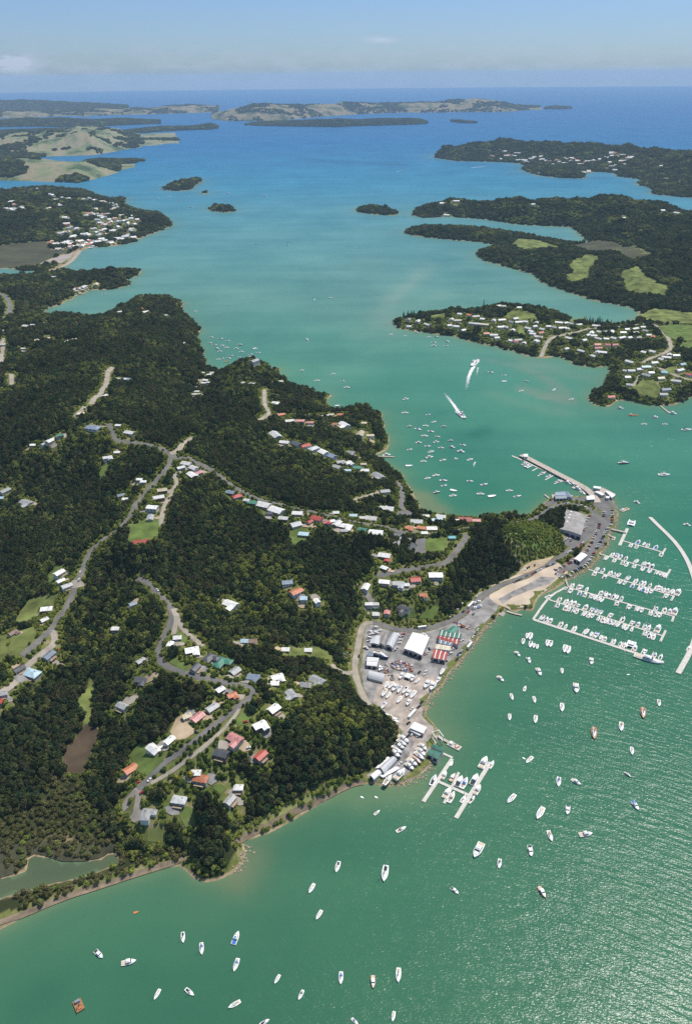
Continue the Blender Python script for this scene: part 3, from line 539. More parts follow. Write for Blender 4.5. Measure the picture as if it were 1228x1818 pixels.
# ------------------------------------------------------------------ houses
RC = {'w': ('white', (.78, .78, .76)), 'c': ('cream', (.66, .58, .42)), 'g': ('grey', (.36, .37, .37)), 'd': ('dark grey', (.10, .11, .125)), 'b': ('blue-grey', (.22, .28, .36)), 'l': ('pale blue', (.45, .62, .70)),
      'n': ('green', (.07, .24, .17)), 'r': ('red', (.46, .085, .065)), 'o': ('orange', (.58, .21, .10)), 'p': ('pink', (.60, .27, .25)), 'k': ('brown', (.30, .20, .15)), 't': ('turquoise', (.15, .50, .55)), 's': ('silver', (.55, .57, .58))}
RM = {k: mat('roof_'+v[0].replace(' ', '_').replace('-', '_'), v[1], .5, var=.2, scale=.3, spec=.4, each=.34) for k, v in RC.items()}
WM = [mat('wall_white', (.72, .70, .66), .8), mat('wall_cream', (.58, .50, .38), .8, var=.1), mat('wall_timber', (.24, .17, .11), .8, var=.2), mat('wall_grey', (.45, .46, .46), .8)]
m_win = mat('window_glass', (.03, .04, .05), .12, spec=.6); m_deck = mat('deck_timber', (.36, .27, .19), .8, var=.2); m_dark = mat('dark_opening', (.015, .015, .017), .9)
HPTS = []
def gable(mb_r, mb_w, c, L, Wd, hw, hr, yaw, drop, hip=False, th=.25):
    cs, sn = math.cos(yaw), math.sin(yaw); ov = .55
    T = lambda x, y, z: (c[0]+x*cs-y*sn, c[1]+x*sn+y*cs, c[2]+z)
    l, w_ = L/2, Wd/2
    v = [T(-l, -w_, -drop), T(l, -w_, -drop), T(l, w_, -drop), T(-l, w_, -drop), T(-l, -w_, hw), T(l, -w_, hw), T(l, w_, hw), T(-l, w_, hw)]
    f = [(0, 1, 5, 4), (1, 2, 6, 5), (2, 3, 7, 6), (3, 0, 4, 7), (3, 2, 1, 0)]
    if hip: f.append((4, 5, 6, 7))
    else: v += [T(-l, 0, hw+hr), T(l, 0, hw+hr)]; f += [(4, 7, 8)[::-1], (5, 6, 9), ]
    mb_w.add(v, f)
    k = hr/w_; e = hw-ov*k; lo, wo = l+ov, w_+ov; hx = (lo-wo*.95) if hip else lo; hx = max(hx, .4)
    top = [T(-lo, -wo, e+.05), T(lo, -wo, e+.05), T(lo, wo, e+.05), T(-lo, wo, e+.05), T(-hx, 0, hw+hr+.05), T(hx, 0, hw+hr+.05)]
    bot = [T(-lo, -wo, e+.05+th), T(lo, -wo, e+.05+th), T(lo, wo, e+.05+th), T(-lo, wo, e+.05+th), T(-hx, 0, hw+hr+.05+th), T(hx, 0, hw+hr+.05+th)]
    mb_r.add(bot+top, [(0, 1, 5, 4), (2, 3, 4, 5), (1, 2, 5), (3, 0, 4), (6, 10, 11, 7), (8, 11, 10, 9), (7, 11, 8), (9, 10, 6), (0, 6, 7, 1), (1, 7, 8, 2), (2, 8, 9, 3), (3, 9, 6, 0)])
def wall_window(root, c, yaw, x, y, z, ww, hh, side, name='window', m=None):
    """a glazed opening standing 4 cm proud of the long wall on the given side"""
    cs, sn = math.cos(yaw), math.sin(yaw); mb = MB(); mb.box((c[0]+x*cs-y*sn, c[1]+x*sn+y*cs, c[2]+z), (ww, .12, hh), 0, yaw)
    mb.build(name, m or m_win, root)
SORTED = {}
AREA = {}
def house(px, py, Lp, ang, colr, area=None, ratio=.62, wing=False, hip=False, detail=1, wall=None, st=1, label=None, cat='house', group=None, lo=7.5, hi=26):
    g = cast(px, py, 3.5*(1 if detail else .8)); gz = float(H(g.x, g.y)); a = R(ang); zt = g.z
    p0 = P(px-math.cos(a)*Lp/2, py+math.sin(a)*Lp/2, zt); p1 = P(px+math.cos(a)*Lp/2, py-math.sin(a)*Lp/2, zt); d = p1-p0
    L = max(lo, min(hi, d.length)); yaw = math.atan2(d.y, d.x); Wd = max(5.5, min(13, L*ratio))
    if Wd > L: L = Wd*1.15
    hw = 2.7*st+.2; hr = Wd*.5*random.uniform(.30, .42); root = empty('house', (g.x, g.y, gz), yaw); r_, w_ = MB(), MB(); wm = WM[random.choice((0, 0, 1, 1, 2, 3)) if wall is None else wall]
    gable(r_, w_, (0, 0, 0), L, Wd, hw, hr, 0, 3.5, hip)
    if wing: gable(r_, w_, (L*.26, -Wd*.62 if wing > 0 else Wd*.62, -.06), Wd*1.05, Wd*.72, hw-.1, hr*.72, math.pi/2, 3.4, hip)
    r_.build('roof', RM[colr], root); w_.build('wall', wm, root)
    if detail:
        cam_side = -1 if (-(math.sin(yaw))*(-g.x)+math.cos(yaw)*(-g.y)) < 0 else 1
        for k in range(3): wall_window(root, (0, 0, 0), 0, L*(-.3+.3*k), cam_side*Wd/2, hw*.55, L*.16, 1.3, cam_side)
        if detail > 1 and not wing:
            mb = MB(); mb.box((0, cam_side*(Wd/2+1.4), .1), (L*.7, 2.7, .25)); [mb.box((L*sx_, cam_side*(Wd/2+2.6), -1.5), (.25, .25, 3)) for sx_ in (-.33, 0, .33)]; mb.build('deck', m_deck, root)
        if detail > 1: mb = MB(); mb.box((L*.22, Wd*.12, hw+hr*.9), (.8, .8, 1.5)); mb.build('chimney', WM[2], root)
    HPTS.append((g.x, g.y, max(L, Wd)/2)); r = max(L, Wd)/2
    X, Y = GX, GY; m = (np.abs(X-g.x) < r+12) & (np.abs(Y-g.y) < r+12); dd = np.hypot(X[m]-g.x, Y[m]-g.y); CLEAR[m] |= dd < r+2.2; LOWV[m] |= dd < r+10
    if detail > 1 or random.random() < .55:
        a0 = random.uniform(0, 6.28); cxx, cyy = g.x+math.cos(a0)*(r+1.5), g.y+math.sin(a0)*(r+1.5); st_ = random.uniform(1.2, 2.4); rr_ = random.uniform(3.2, 6.0)
        tri_drape('driveway', None, random.choice((m_con, m_con, m_dirt, m_yard)), 'small patch of gravel or clay beside a house', .2, 4, .5, world=[(cxx+rr_*(st_ if k % 7 in (0, 1, 6) else 1)*random.uniform(.7, 1.1)*math.cos(a0+k*.785), cyy+rr_*random.uniform(.7, 1.1)*math.sin(a0+k*.785)) for k in range(8)])
    nm = RC[colr][0]
    if label: tag(root, label, cat, group)
    else: AREA.setdefault((area, nm), []).append((root, px, py)); tag(root, None, cat, group)
    return root
def houses(area, s, detail=1, **k):
    for e in s.split(';'):
        q = e.split(); kw = dict(k)
        for o in q[5:]:
            if o == 'L': kw['wing'] = 1
            elif o == 'l': kw['wing'] = -1
            elif o == 'h': kw['hip'] = True
            elif o == '2': kw['st'] = 2
            elif o[0] == 'r': kw['ratio'] = float(o[1:])
        house(float(q[0]), float(q[1]), float(q[2]), float(q[3]), q[4], area, detail=detail, **kw)
houses('bush hill', '165 758 23 -8 b h;106 772 13 12 n;90 781 15 25 w;79 787 12 25 g;143 733 13 10 c;210 754 8 0 w;230 767 15 -10 w;59 789 9 0 w')
houses('western bush', '191 811 16 10 w L;208 802 7 0 w;9 870 17 25 g;2 883 9 0 l;47 891 16 -20 g L;215 878 13 15 b;223 885 6 0 w;248 850 10 0 w;255 854 8 0 w')
houses('playing field spur', '288 869 17 8 c;282 885 19 10 w 2;271 903 18 -5 w 2;267 918 9 75 g')
houses('ridge bend', '331 822 15 -10 w;321 829 13 15 w;342 829 14 -20 w;341 842 12 -35 w;353 838 13 15 p;347 842 8 0 w')
houses('western road', '106 1019 17 30 w 2;108 1030 14 25 w;119 1039 18 20 w;83 1080 20 5 w;79 1099 13 25 w;23 1122 15 30 k L;87 1162 20 40 b;34 1186 20 30 d;56 1194 24 -18 l h;6 1230 12 10 g;-2 1244 8 0 r', 2)
houses('central valley', '205 1115 12 0 w;236 1071 11 20 b')
houses('hillside street', '250 1172 15 30 s L;250 1206 20 -5 d L;315 1131 14 5 w;302 1143 9 60 w;341 1153 24 10 w L;347 1184 15 45 d;371 1167 20 40 d L h;390 1175 22 50 n L h;417 1190 16 35 g r.8;450 1201 21 -5 b L;492 1201 21 15 w L;488 1212 9 0 w;542 1215 19 -5 g h;563 1207 24 -25 g L;517 1232 17 -50 g L;391 1223 10 30 w;412 1233 16 20 o L;377 1255 20 32 s;351 1272 22 38 p;332 1270 9 20 c;301 1313 18 40 w;273 1329 20 -38 w l;232 1364 24 32 o;217 1252 16 -25 g;486 1257 18 35 w r.8;461 1286 22 25 w L;417 1310 23 -28 p L;393 1336 23 -15 d r.7;463 1340 20 42 r', 2)
houses('lower hillside', '356 1381 24 -10 o h;348 1371 6 0 w;318 1419 24 -8 s h;259 1445 21 70 g h L;408 1419 19 50 g;423 1397 9 0 w h;338 1476 0.1 0 w'.rsplit(';', 1)[0], 2)
houses('valley cottages', '434 1137 12 0 l;448 1137 16 5 k L;507 1152 10 0 w;547 1153 12 0 w;409 1071 21 -20 w L;510 1033 18 5 b;526 1049 20 25 o;539 1061 10 0 l r.9;562 1066 7 -50 w')
houses('headland', '489 771 14 -40 w;505 784 16 -5 w;526 787 14 -25 d;542 790 15 15 r;557 795 15 20 s h;572 801 15 -25 w;587 808 16 -20 b;514 746 15 5 w;533 746 14 0 p h;550 749 13 0 p h;594 752 9 0 o;611 753 13 -30 w L;646 750 9 0 c;657 772 13 0 c;639 769 9 60 c;623 802 13 -10 g L;604 819 14 10 g L;616 821 13 20 w L;634 829 15 -5 n;647 834 15 0 w;617 834 11 0 l;598 828 12 -20 g;671 844 17 -30 g L;645 823 10 0 c;683 871 16 5 g;686 902 24 -5 w;596 909 11 0 w h')
houses('headland tip', '440 682 13 15 w L;448 681 14 5 w L;429 679 9 10 g;490 678 12 5 w L;499 676 7 0 w;489 701 9 0 c;490 714 12 -5 w L;536 716 10 -20 w L;652 722 12 20 o L;588 735 9 0 c;605 735 12 0 o;583 737 10 0 w;572 738 7 0 w;560 738 14 3 o;544 737 10 0 w;527 735 12 0 b;499 735 12 10 o;538 687 12 0 w;549 691 10 0 w;452 642 12 20 g 2')
houses('gully', '360 661 7 0 w;378 661 10 0 w;371 664 8 10 w;366 670 9 5 w;376 667 7 0 w;365 674 9 -5 w;371 678 8 0 w;362 679 7 0 w;346 689 7 0 w;350 694 8 0 w;345 699 7 0 w;353 699 7 0 w;359 700 6 0 c;347 704 7 0 w;324 608 9 0 w')
houses('main ridge road', '409 873 14 -10 b;421 880 16 15 r h;438 887 10 -10 w;448 891 15 -8 n;467 895 23 -12 w;489 904 25 -17 w;528 910 18 -3 w;503 919 16 -5 w;478 910 11 0 d;525 930 17 15 s r.8;539 947 17 -5 l;562 919 18 -15 r;550 925 8 30 r;579 926 12 10 r L;589 924 10 10 w;598 928 12 40 w;605 932 15 -10 w;616 933 18 -10 w L;611 941 12 0 s;643 939 15 -10 n;667 944 24 -5 w;627 914 13 0 l;659 919 19 -8 w;643 918 10 0 w')
houses('beach flat', '756 915 11 0 w;739 925 21 -3 s;775 922 18 8 l;782 916 17 -5 w;825 921 24 -2 r;845 923 14 0 p;809 923 8 0 w;726 936 14 -5 o L;748 936 15 -8 o;766 937 18 0 w;753 945 9 0 w')
houses('school hill', '682 985 21 -8 w;682 1007 11 -20 w;773 1020 24 0 w;737 1028 17 5 r r.8;707 1035 20 -5 s L;682 1032 18 -5 w;649 1041 11 60 w;751 1055 13 0 o L;802 953 12 0 t;687 992 8 70 r;720 1037 8 0 w')
houses('gravel road', '654 1071 11 0 w;666 1071 8 0 w;667 1089 11 0 w r.9;687 1085 9 80 p;714 1079 13 -30 d L;722 1079 9 -20 d')
houses('northern bush', '47 578 11 -5 w;59 576 8 0 w;82 573 9 0 w;120 574 12 5 w;136 571 5 0 o;149 571 5 0 w;62 604 12 15 c;85 599 9 0 c;104 604 9 0 s;117 607 10 25 w;130 602 12 10 c;5 611 11 0 w;22 620 10 0 w;42 618 7 0 w;48 625 12 -10 g;95 491 9 0 w;35 511 8 0 w;48 511 8 0 w;60 511 9 0 c;2 492 9 0 s;8 487 8 0 s;26 562 10 0 w;4 586 7 0 w;185 702 10 20 w;226 672 11 -10 b;210 671 9 0 c;247 532 6 0 g;233 536 7 0 g;247 548 12 10 o;258 553 11 10 w L;293 559 9 0 w;225 672 6 0 w;170 565 17 0 p;212 553 8 10 w')
houses('beach cluster', '132 513 6 20 w;137 516 6 0 c;142 511 7 20 w;146 514 6 0 w;141 520 7 0 c;148 509 7 30 w;152 508 6 20 c;154 511 5 0 w;136 511 6 0 p;171 504 5 60 c')
WORDS = {'bush hill': ('on the hill by the ridge bend', 'the western side', 0), 'western bush': ('alone in the western valley bush', 'the western side', 0), 'playing field spur': ('beside the spur playing field', 'the field', 1),
         'ridge bend': ('clustered below the ridge road bend', 'the bend', 0), 'western road': ('beside the western valley road', 'the hilltop', 2), 'central valley': ('hidden in the central valley bush', 'the west', 0),
         'hillside street': ('on the winding hillside street', 'the hilltop', 2), 'lower hillside': ('below the street turning circle', 'the west', 0), 'valley cottages': ('in the bush gully behind the boatyard', 'the west', 0),
         'headland': ('along the headland above the bay', 'the bush side', 0), 'headland tip': ('near the outer headland tip', 'the bush side', 0), 'gully': ('in the gully behind the small beach', 'the beach', 2),
         'main ridge road': ('on the main ridge road', 'the hill end', 0), 'beach flat': ('on the flat behind the beach', 'the school side', 0), 'school hill': ('on the slope below the school', 'the bush side', 0),
         'gravel road': ('by the gravel road corner', 'the bush side', 0), 'northern bush': ('in the northern hill bush', 'the western edge', 0), 'beach cluster': ('clustered at the far inlet beach', 'the west', 0)}
for (ar, nm), L_ in AREA.items():
    ph, frm, md = WORDS[ar]; L_.sort(key=lambda e: (e[1], -e[1], e[2])[md])
    for i, (o, x, y) in enumerate(L_):
        base = f'{nm}-roofed house {ph}'
        o['label'] = base if len(L_) == 1 else f'{base}, {ordw(i)} such from {frm}'
# ------------------------------------------------------------------ far houses, small in the photo
def far_mesh(k, c):
    r_, w_ = MB(), MB(); L, Wd = ((14, 9), (18, 9), (11, 9))[k % 3]; gable(r_, w_, (0, 0, 0), L, Wd, 3.4, 2.0, 0, 3); return r_, w_
FH = {}
def far_house(x, y, colr, k, label, group):
    if (colr, k) not in FH:
        root = empty('house'); r_, w_ = far_mesh(k, colr); r_.build('roof', RM[colr], root); w_.build('wall', WM[k % 2], root); FH[(colr, k)] = root; first = True
    else: root = copy_tree(FH[(colr, k)], (0, 0, 0)); first = False
    g = cast(x, y, 3); root.location = (g.x, g.y, float(H(g.x, g.y))); root.rotation_euler = (0, 0, random.choice((.2, .5, -.4, 1.2, 0, -.9)))
    s_ = max(1, min(1.5, g.length/2600)); root.scale = (s_, s_, s_)
    tag(root, label, 'house', group); HPTS.append((g.x, g.y, 8)); r = 9*s_
    m = (np.abs(GX-g.x) < r+40) & (np.abs(GY-g.y) < r+40); dd = np.hypot(GX[m]-g.x, GY[m]-g.y); CLEAR[m] |= dd < r+1; LOWV[m] |= dd < r+16
far = lambda s, x0, y0, k: [(x0+a/k, y0+b/k) for a, b in pts(s)]
PEN = far('505,213 555,222 572,170 650,178 700,190 755,210 845,222 910,218 885,105 920,108 990,95 1050,118 670,245 718,250 490,262 545,270 775,255 600,300 785,328 845,340 870,362 900,275 945,275 1000,300 990,235 1045,235 1103,232 1020,207 1125,285 1175,270 1150,310 1200,352 985,385 1030,395 1040,380 1090,405 1185,388 310,255 165,270 160,215 235,228 1190,240 1160,330', 690, 520, 4.548)
PEN2 = far('185,232 235,235 280,240 335,250 100,262 55,285 210,275 250,282 150,270 25,345 10,380 40,312 475,258 500,305 550,305 598,305 715,285 685,310 775,312 840,268 865,297 780,280 885,330 920,345 440,312 410,330 455,335 495,358 555,360 615,355 675,350 735,350 805,350 265,355 380,370 485,405 490,432 567,407 622,407 360,455 455,495 485,465 525,465 240,437', 950, 520, 4.417)
EAST = far('850,465 918,460 738,540 1050,485 1100,490 1025,505 985,520 930,547 865,580 815,598 750,610 720,612 905,625 1150,560 1130,605 1010,622 980,668 1100,690 1205,640 1000,795 1020,757 735,720 590,815 870,645 720,660', 950, 520, 4.417)
ECOL = 'wwwwwwwwlwsgwlwtcgrgbgrgw'
for i, (x, y) in enumerate(PEN): c = 'wwwgwwocwwwwwsw'[i*7 % 15]; far_house(x, y, c, i % 3, f'{RC[c][0]}-roofed house among trees on the outer part of the far peninsula', 'houses on the outer far peninsula')
for i, (x, y) in enumerate(PEN2): c = 'r' if 35 < i < 39 else 'wwwwgwwowwsw'[i*5 % 12]; far_house(x, y, c, (i+1) % 3, f'{RC[c][0]}-roofed house on the inner part of the far peninsula', 'houses on the inner far peninsula')
for i, (x, y) in enumerate(EAST): c = ECOL[i]; far_house(x, y, c, (i+2) % 3, f'{RC[c][0]}-roofed house on the eastern shore beyond the two ferries', 'houses on the eastern shore')
PAI = far('45,110 80,190 95,205 40,235 75,238 105,235 150,230 225,115 240,105 345,135 385,170 415,160 455,165 525,180 320,235 415,212 575,170 610,160 640,175 690,185 720,190 770,200 775,215 800,225 830,210 615,265 640,275 665,270 700,295 715,270 740,270 690,290 760,240 830,280 860,255 880,285 890,300 850,315 945,315 460,300 455,335 470,365 465,390 440,395 415,405 570,407 635,372 680,330 710,375 770,385 800,355 885,372 905,385 870,410 845,425 800,435 830,440 915,430 690,440 720,450 755,460 400,475 430,470 455,465 480,470 515,490 560,490 590,470 620,470 400,508 550,455 600,450 480,455 650,455 630,490 470,495 680,415 720,410 345,465 585,415 655,395 700,345 745,330 785,300 815,320 660,310 740,310 590,285 650,240 870,330 910,340 500,420 520,375', 0, 310, 3.8375)
RUS = far('347,105 290,125 285,100 375,120 400,125 420,112 430,145 455,150 460,155 475,140 490,130 515,130 530,140 545,150 570,150 575,165 600,145 610,155 625,160 640,140 660,150 665,135 680,140 700,150 715,165 740,150 765,145 800,140 820,130 850,125 850,115 870,110 885,130 905,125 930,135 840,160 830,185 850,175 870,170 895,150 905,165 920,150 865,190 940,130 340,140 515,205 720,200 745,195 415,145', 760, 230, 2.624)
RSP = far('60,345 130,335 245,340 485,350 85,400 905,413 1010,412 1157,390 1090,378 1080,170 1105,230 1170,240', 760, 230, 2.624)
random.seed(3)
for i, (x, y) in enumerate(RSP): c = 'wwcw'[i % 4]; far_house(x, y, c, i % 3, f'lone {RC[c][0]}-roofed house on the bush ridges across the bay', 'lone houses across the bay')
def far_town(name, L_, label):
    L_ = L_+[(x+random.uniform(-5, 5), y+random.uniform(-2.2, 2.2)) for x, y in L_]
    mb = MB(); cs = 'wwwwcsgo'
    for i, (x, y) in enumerate(L_):
        g = cast(x, y, 3); r_, w_ = far_mesh(i, 'w'); a = random.uniform(-1.5, 1.5); c_, s_ = math.cos(a), math.sin(a); gz = float(H(g.x, g.y)); k = random.randrange(8); sc = 2.1 if g.length > 5500 else 1.4
        for q, m_ in ((r_, k), (w_, 8)): mb.add([(g.x+sc*(v[0]*c_-v[1]*s_), g.y+sc*(v[0]*s_+v[1]*c_), gz+sc*v[2]) for v in q.v], q.f, m_)
        r = 14; m = (np.abs(GX-g.x) < 70) & (np.abs(GY-g.y) < 70); dd = np.hypot(GX[m]-g.x, GY[m]-g.y); CLEAR[m] |= dd < r+4; LOWV[m] |= dd < 24
    o = mb.build(name, [RM[c] for c in cs]+[WM[0]]); tag(o, label, 'town', kind='stuff')
far_town('distant_town', PAI, 'small white houses of the town across the western bay')
far_town('distant_village', RUS, 'tiny white houses of the village on the far eastern shore')
# ------------------------------------------------------------------ trees
def foliage(name, stops, hue=.35, trans=.25):
    m = bpy.data.materials.new(name); m.use_nodes = True; t = m.node_tree; t.nodes.remove(t.nodes['Principled BSDF'])
    oi = t.nodes.new('ShaderNodeObjectInfo'); mp = t.nodes.new('ShaderNodeVectorMath'); mp.operation = 'SCALE'; mp.inputs['Scale'].default_value = .009; t.links.new(oi.outputs['Location'], mp.inputs[0])
    n = t.nodes.new('ShaderNodeTexNoise'); n.inputs['Scale'].default_value = 1; n.inputs['Detail'].default_value = 3; t.links.new(mp.outputs[0], n.inputs['Vector'])
    f = math_(t, 'ADD', math_(t, 'MULTIPLY', n.outputs['Fac'], 1.25), math_(t, 'MULTIPLY', math_(t, 'SUBTRACT', oi.outputs['Random'], .5), .5)); f = math_(t, 'SUBTRACT', f, .12)
    col = ramp(t, f, stops)
    g = t.nodes.new('ShaderNodeTexCoord'); n2 = t.nodes.new('ShaderNodeTexNoise'); n2.inputs['Scale'].default_value = 1.3; t.links.new(g.outputs['Object'], n2.inputs['Vector'])
    v = ramp(t, n2.outputs['Fac'], [(.32, (.40, .40, .40)), (.68, (1.65, 1.65, 1.65))]); mm = t.nodes.new('ShaderNodeMix'); mm.data_type = 'RGBA'; mm.blend_type = 'MULTIPLY'; mm.inputs['Factor'].default_value = 1
    t.links.new(col, mm.inputs['A']); t.links.new(v, mm.inputs['B'])
    d = t.nodes.new('ShaderNodeBsdfDiffuse'); tr = t.nodes.new('ShaderNodeBsdfTranslucent'); mx = t.nodes.new('ShaderNodeMixShader'); mx.inputs[0].default_value = trans
    t.links.new(mm.outputs['Result'], d.inputs[0]); t.links.new(mm.outputs['Result'], tr.inputs[0]); t.links.new(d.outputs[0], mx.inputs[1]); t.links.new(tr.outputs[0], mx.inputs[2]); t.links.new(mx.outputs[0], t.nodes['Material Output'].inputs[0]); return m
F_BUSH = foliage('bush_foliage', [(.12, (.030, .042, .016)), (.28, (.055, .070, .028)), (.40, (.088, .084, .040)), (.50, (.036, .072, .034)), (.60, (.068, .088, .030)), (.72, (.13, .15, .055)), (.90, (.25, .28, .06))])
F_MANG = foliage('mangrove_foliage', [(.2, (.10, .11, .045)), (.42, (.155, .16, .06)), (.58, (.21, .185, .085)), (.70, (.17, .21, .06)), (.88, (.33, .40, .07))])
F_SHRUB = foliage('shrub_foliage', [(.15, (.045, .07, .02)), (.32, (.10, .15, .035)), (.48, (.17, .22, .045)), (.66, (.29, .33, .07)), (.9, (.17, .18, .06))])
F_PINE = foliage('pine_foliage', [(.2, (.012, .020, .011)), (.6, (.020, .032, .016)), (.9, (.035, .045, .02))], trans=.1)
F_GOLD = foliage('gold_foliage', [(.2, (.30, .25, .03)), (.8, (.42, .34, .05))])
m_trunk = mat('bark', (.09, .07, .05), .9, var=.3, scale=2)
def crown_mesh(name, seed, m, Rr=4.0, Hh=7.5, lobes=11, per=26, q=1.05, squat=1.0):
    rnd = random.Random(seed); V = []; F = []; cs = []
    for k in range(lobes):
        a = rnd.uniform(0, 6.28); d = Rr*.62*math.sqrt(rnd.random()); z = Hh*(.42+.40*rnd.random()*(1-d/Rr)); cs.append((d*math.cos(a), d*math.sin(a), z*squat, rnd.uniform(.30, .5)*Rr))
    cs.append((0, 0, Hh*.72*squat, .42*Rr))
    for (x, y, z, r) in cs:
        for _ in range(per):
            u = rnd.uniform(-.35, 1); p = rnd.uniform(0, 6.28); s = math.sqrt(1-u*u); n = Vector((s*math.cos(p), s*math.sin(p), u)); c = Vector((x, y, z))+n*r*rnd.uniform(.75, 1.08)
            nn = (n+Vector((rnd.gauss(0, .45), rnd.gauss(0, .45), rnd.gauss(0, .35)))).normalized(); qt = nn.to_track_quat('Z', 'Y'); w_ = q*rnd.uniform(.6, 1.25); l_ = q*rnd.uniform(.6, 1.25); b = len(V)
            for sx_, sy_ in ((-1, -.7), (.8, -1), (1, .7), (-.7, 1)): V.append(c+qt @ Vector((sx_*w_*.55, sy_*l_*.55, rnd.uniform(-.15, .15))))
            F.append((b, b+1, b+2, b+3))
    # shaded wood and inner leaves that close the crown
    for k in range(7):
        a0 = 6.283*k/7; b = len(V)
        for ring, (rr_, zz) in enumerate(((.55, .02), (.72, .35), (.55, .62))):
            for j in (0, 1): a = a0+j*6.283/7; V.append(Vector((rr_*Rr*math.cos(a), rr_*Rr*math.sin(a), zz*Hh*squat)))
        V.append(Vector((0, 0, .8*Hh*squat))); F += [(b, b+1, b+3, b+2), (b+2, b+3, b+5, b+4), (b+4, b+5, b+6)]
    me = bpy.data.meshes.new(name); me.from_pydata([tuple(v) for v in V], [], F); me.materials.append(m); me.update(); return me
def pine_mesh(name, seed, m, Rr=2.6, Hh=15, tiers=9):
    rnd = random.Random(seed); V = []; F = []
    for k in range(tiers):
        z = Hh*(.12+.86*k/tiers); r = Rr*(1-.9*k/tiers)
        for j in range(11):
            a = rnd.uniform(0, 6.28); l = r*rnd.uniform(.8, 1.15); w_ = .32*r+.25; d = Vector((math.cos(a), math.sin(a), -.12)); s = Vector((-d.y, d.x, 0)); c = Vector((0, 0, z+rnd.uniform(-.4, .4))); b = len(V)
            V += [c+Vector((0, 0, .5)), c+d*l*.55+s*w_, c+d*l, c+d*l*.55-s*w_]; F.append((b, b+1, b+2, b+3))
    b = len(V); V += [Vector((.5*math.cos(k*1.05), .5*math.sin(k*1.05), 0)) for k in range(6)]+[Vector((0, 0, Hh))]; F += [(b+k, b+(k+1) % 6, b+6) for k in range(6)]
    me = bpy.data.meshes.new(name); me.from_pydata([tuple(v) for v in V], [], F); me.materials.append(m); me.update(); return me
def trunk_mesh(h, r):
    mb = MB(); mb.tube((0, 0, -1.5), (.1, .05, h*.5), r, r*.7); mb.tube((.1, .05, h*.5), (.8, .3, h*.85), r*.6, r*.25); mb.tube((.1, .05, h*.5), (-.7, .4, h*.82), r*.55, r*.2); mb.tube((.1, .05, h*.45), (.1, -.9, h*.75), r*.5, r*.2)
    me = bpy.data.meshes.new('trunk'); me.from_pydata(mb.v, [], mb.f); me.materials.append(m_trunk); return me
TR = trunk_mesh(7, .28); TR2 = trunk_mesh(3, .14); TRP = trunk_mesh(12, .3)
KIND = {'bush': [(crown_mesh('bush_crown', 10+k, F_BUSH, 4.0+.3*(k % 3), 8+k % 3, 11, 27), TR) for k in range(5)],
        'mangrove': [(crown_mesh('mangrove_crown', 30+k, F_MANG, 3.4, 4.6, 9, 26, .8), TR2) for k in range(3)],
        'shrub': [(crown_mesh('shrub_crown', 50+k, F_SHRUB, 2.9, 4.4, 8, 24, .75), TR2) for k in range(4)],
        'pine': [(pine_mesh('pine_crown', 70+k, F_PINE), TRP) for k in range(2)],
        'gold': [(crown_mesh('gold_crown', 90, F_GOLD, 3.2, 4.6, 9, 26, .8), TR2)]}
at_ = terrain.data.attributes.new('open', 'FLOAT', 'POINT'); at_.data.foreach_set('value', (LOWV | CLEAR)[used].astype(np.float32))
# scatter over the land on a ring-wise grid
T = []; CL2 = CLEAR.reshape(NR, NA); LV2 = LOWV.reshape(NR, NA)
def look(G, X, Y):
    a = np.clip(np.round((np.arctan2(X, Y)-A0)/(A1-A0)*(NA-1)), 0, NA-1).astype(int); r = np.clip(np.round((np.log(np.hypot(X, Y))-LR0)/(LR1-LR0)*(NR-1)), 0, NR-1).astype(int); return G[r, a]
mang = [W2(s) for s in ('-160,1690 0,1650 130,1590 320,1538 322,1522 240,1530 215,1500 185,1470 150,1390 100,1380 60,1440 -160,1500', '335,1500 330,1530 318,1540 200,1570 200,1540')]
pine_far = [W2(s) for s in ('714,572 718,556 800,546 800,552 740,566', '1034,574 1040,560 1066,552 1086,566 1090,578 1060,584')]
pine_x = [np.array([cast(x, y)[:2] for x, y in pts(s)]) for s in ('345,1432 360,1398 385,1400 400,1440 405,1490 370,1500 340,1470', '660,1000 700,1010 720,1000 700,985 690,960 640,960 620,985', '800,1020 812,990 850,975 850,1010 830,1050 805,1060')]
r = 420.0
rows = []
while r < 10200:
    s = 4.7*max(1.0, (r/1000)**.8); n = int((A1-A0)*r/s); a = A0+(np.arange(n)+rng.uniform(0, 1, n))*s/r; q = r+rng.uniform(-.5, .5, n)*s
    rows.append(np.stack([q*np.sin(a), q*np.cos(a), np.full(n, s)], 1)); r += s*.98
Q = np.concatenate(rows); NB = len(Q)
# a second, finer pass of low shrubs for gardens and verges
r = 420.0; rows = []
while r < 2300:
    s = 3.9*max(1.0, (r/1000)**.85); n = int((A1-A0)*r/s); a = A0+(np.arange(n)+rng.uniform(0, 1, n))*s/r; q = r+rng.uniform(-.5, .5, n)*s
    rows.append(np.stack([q*np.sin(a), q*np.cos(a), np.full(n, s*1.25)], 1)); r += s*.98
Q = np.concatenate([Q]+rows); X, Y, SS = Q.T; RQ = np.hypot(X, Y)
sdq = gsample(SD2, X, Y); hq = H(X, Y); az_ = np.degrees(np.arctan2(X, Y))
ok = (sdq > 1.5) & (np.abs(az_) < 33)
ux, uy = X/RQ, Y/RQ; c0 = look(CL2, X, Y); occ = np.zeros(len(X), bool)
for dd_ in (4, 8): occ |= look(CL2, X+ux*dd_, Y+uy*dd_)
low = look(LV2, X, Y)
inm = np.zeros(len(X), bool)
for p in mang: inm |= inside(p, X, Y)
inp = np.zeros(len(X), bool)
for p in pine_far: inp |= inside(p, X, Y)
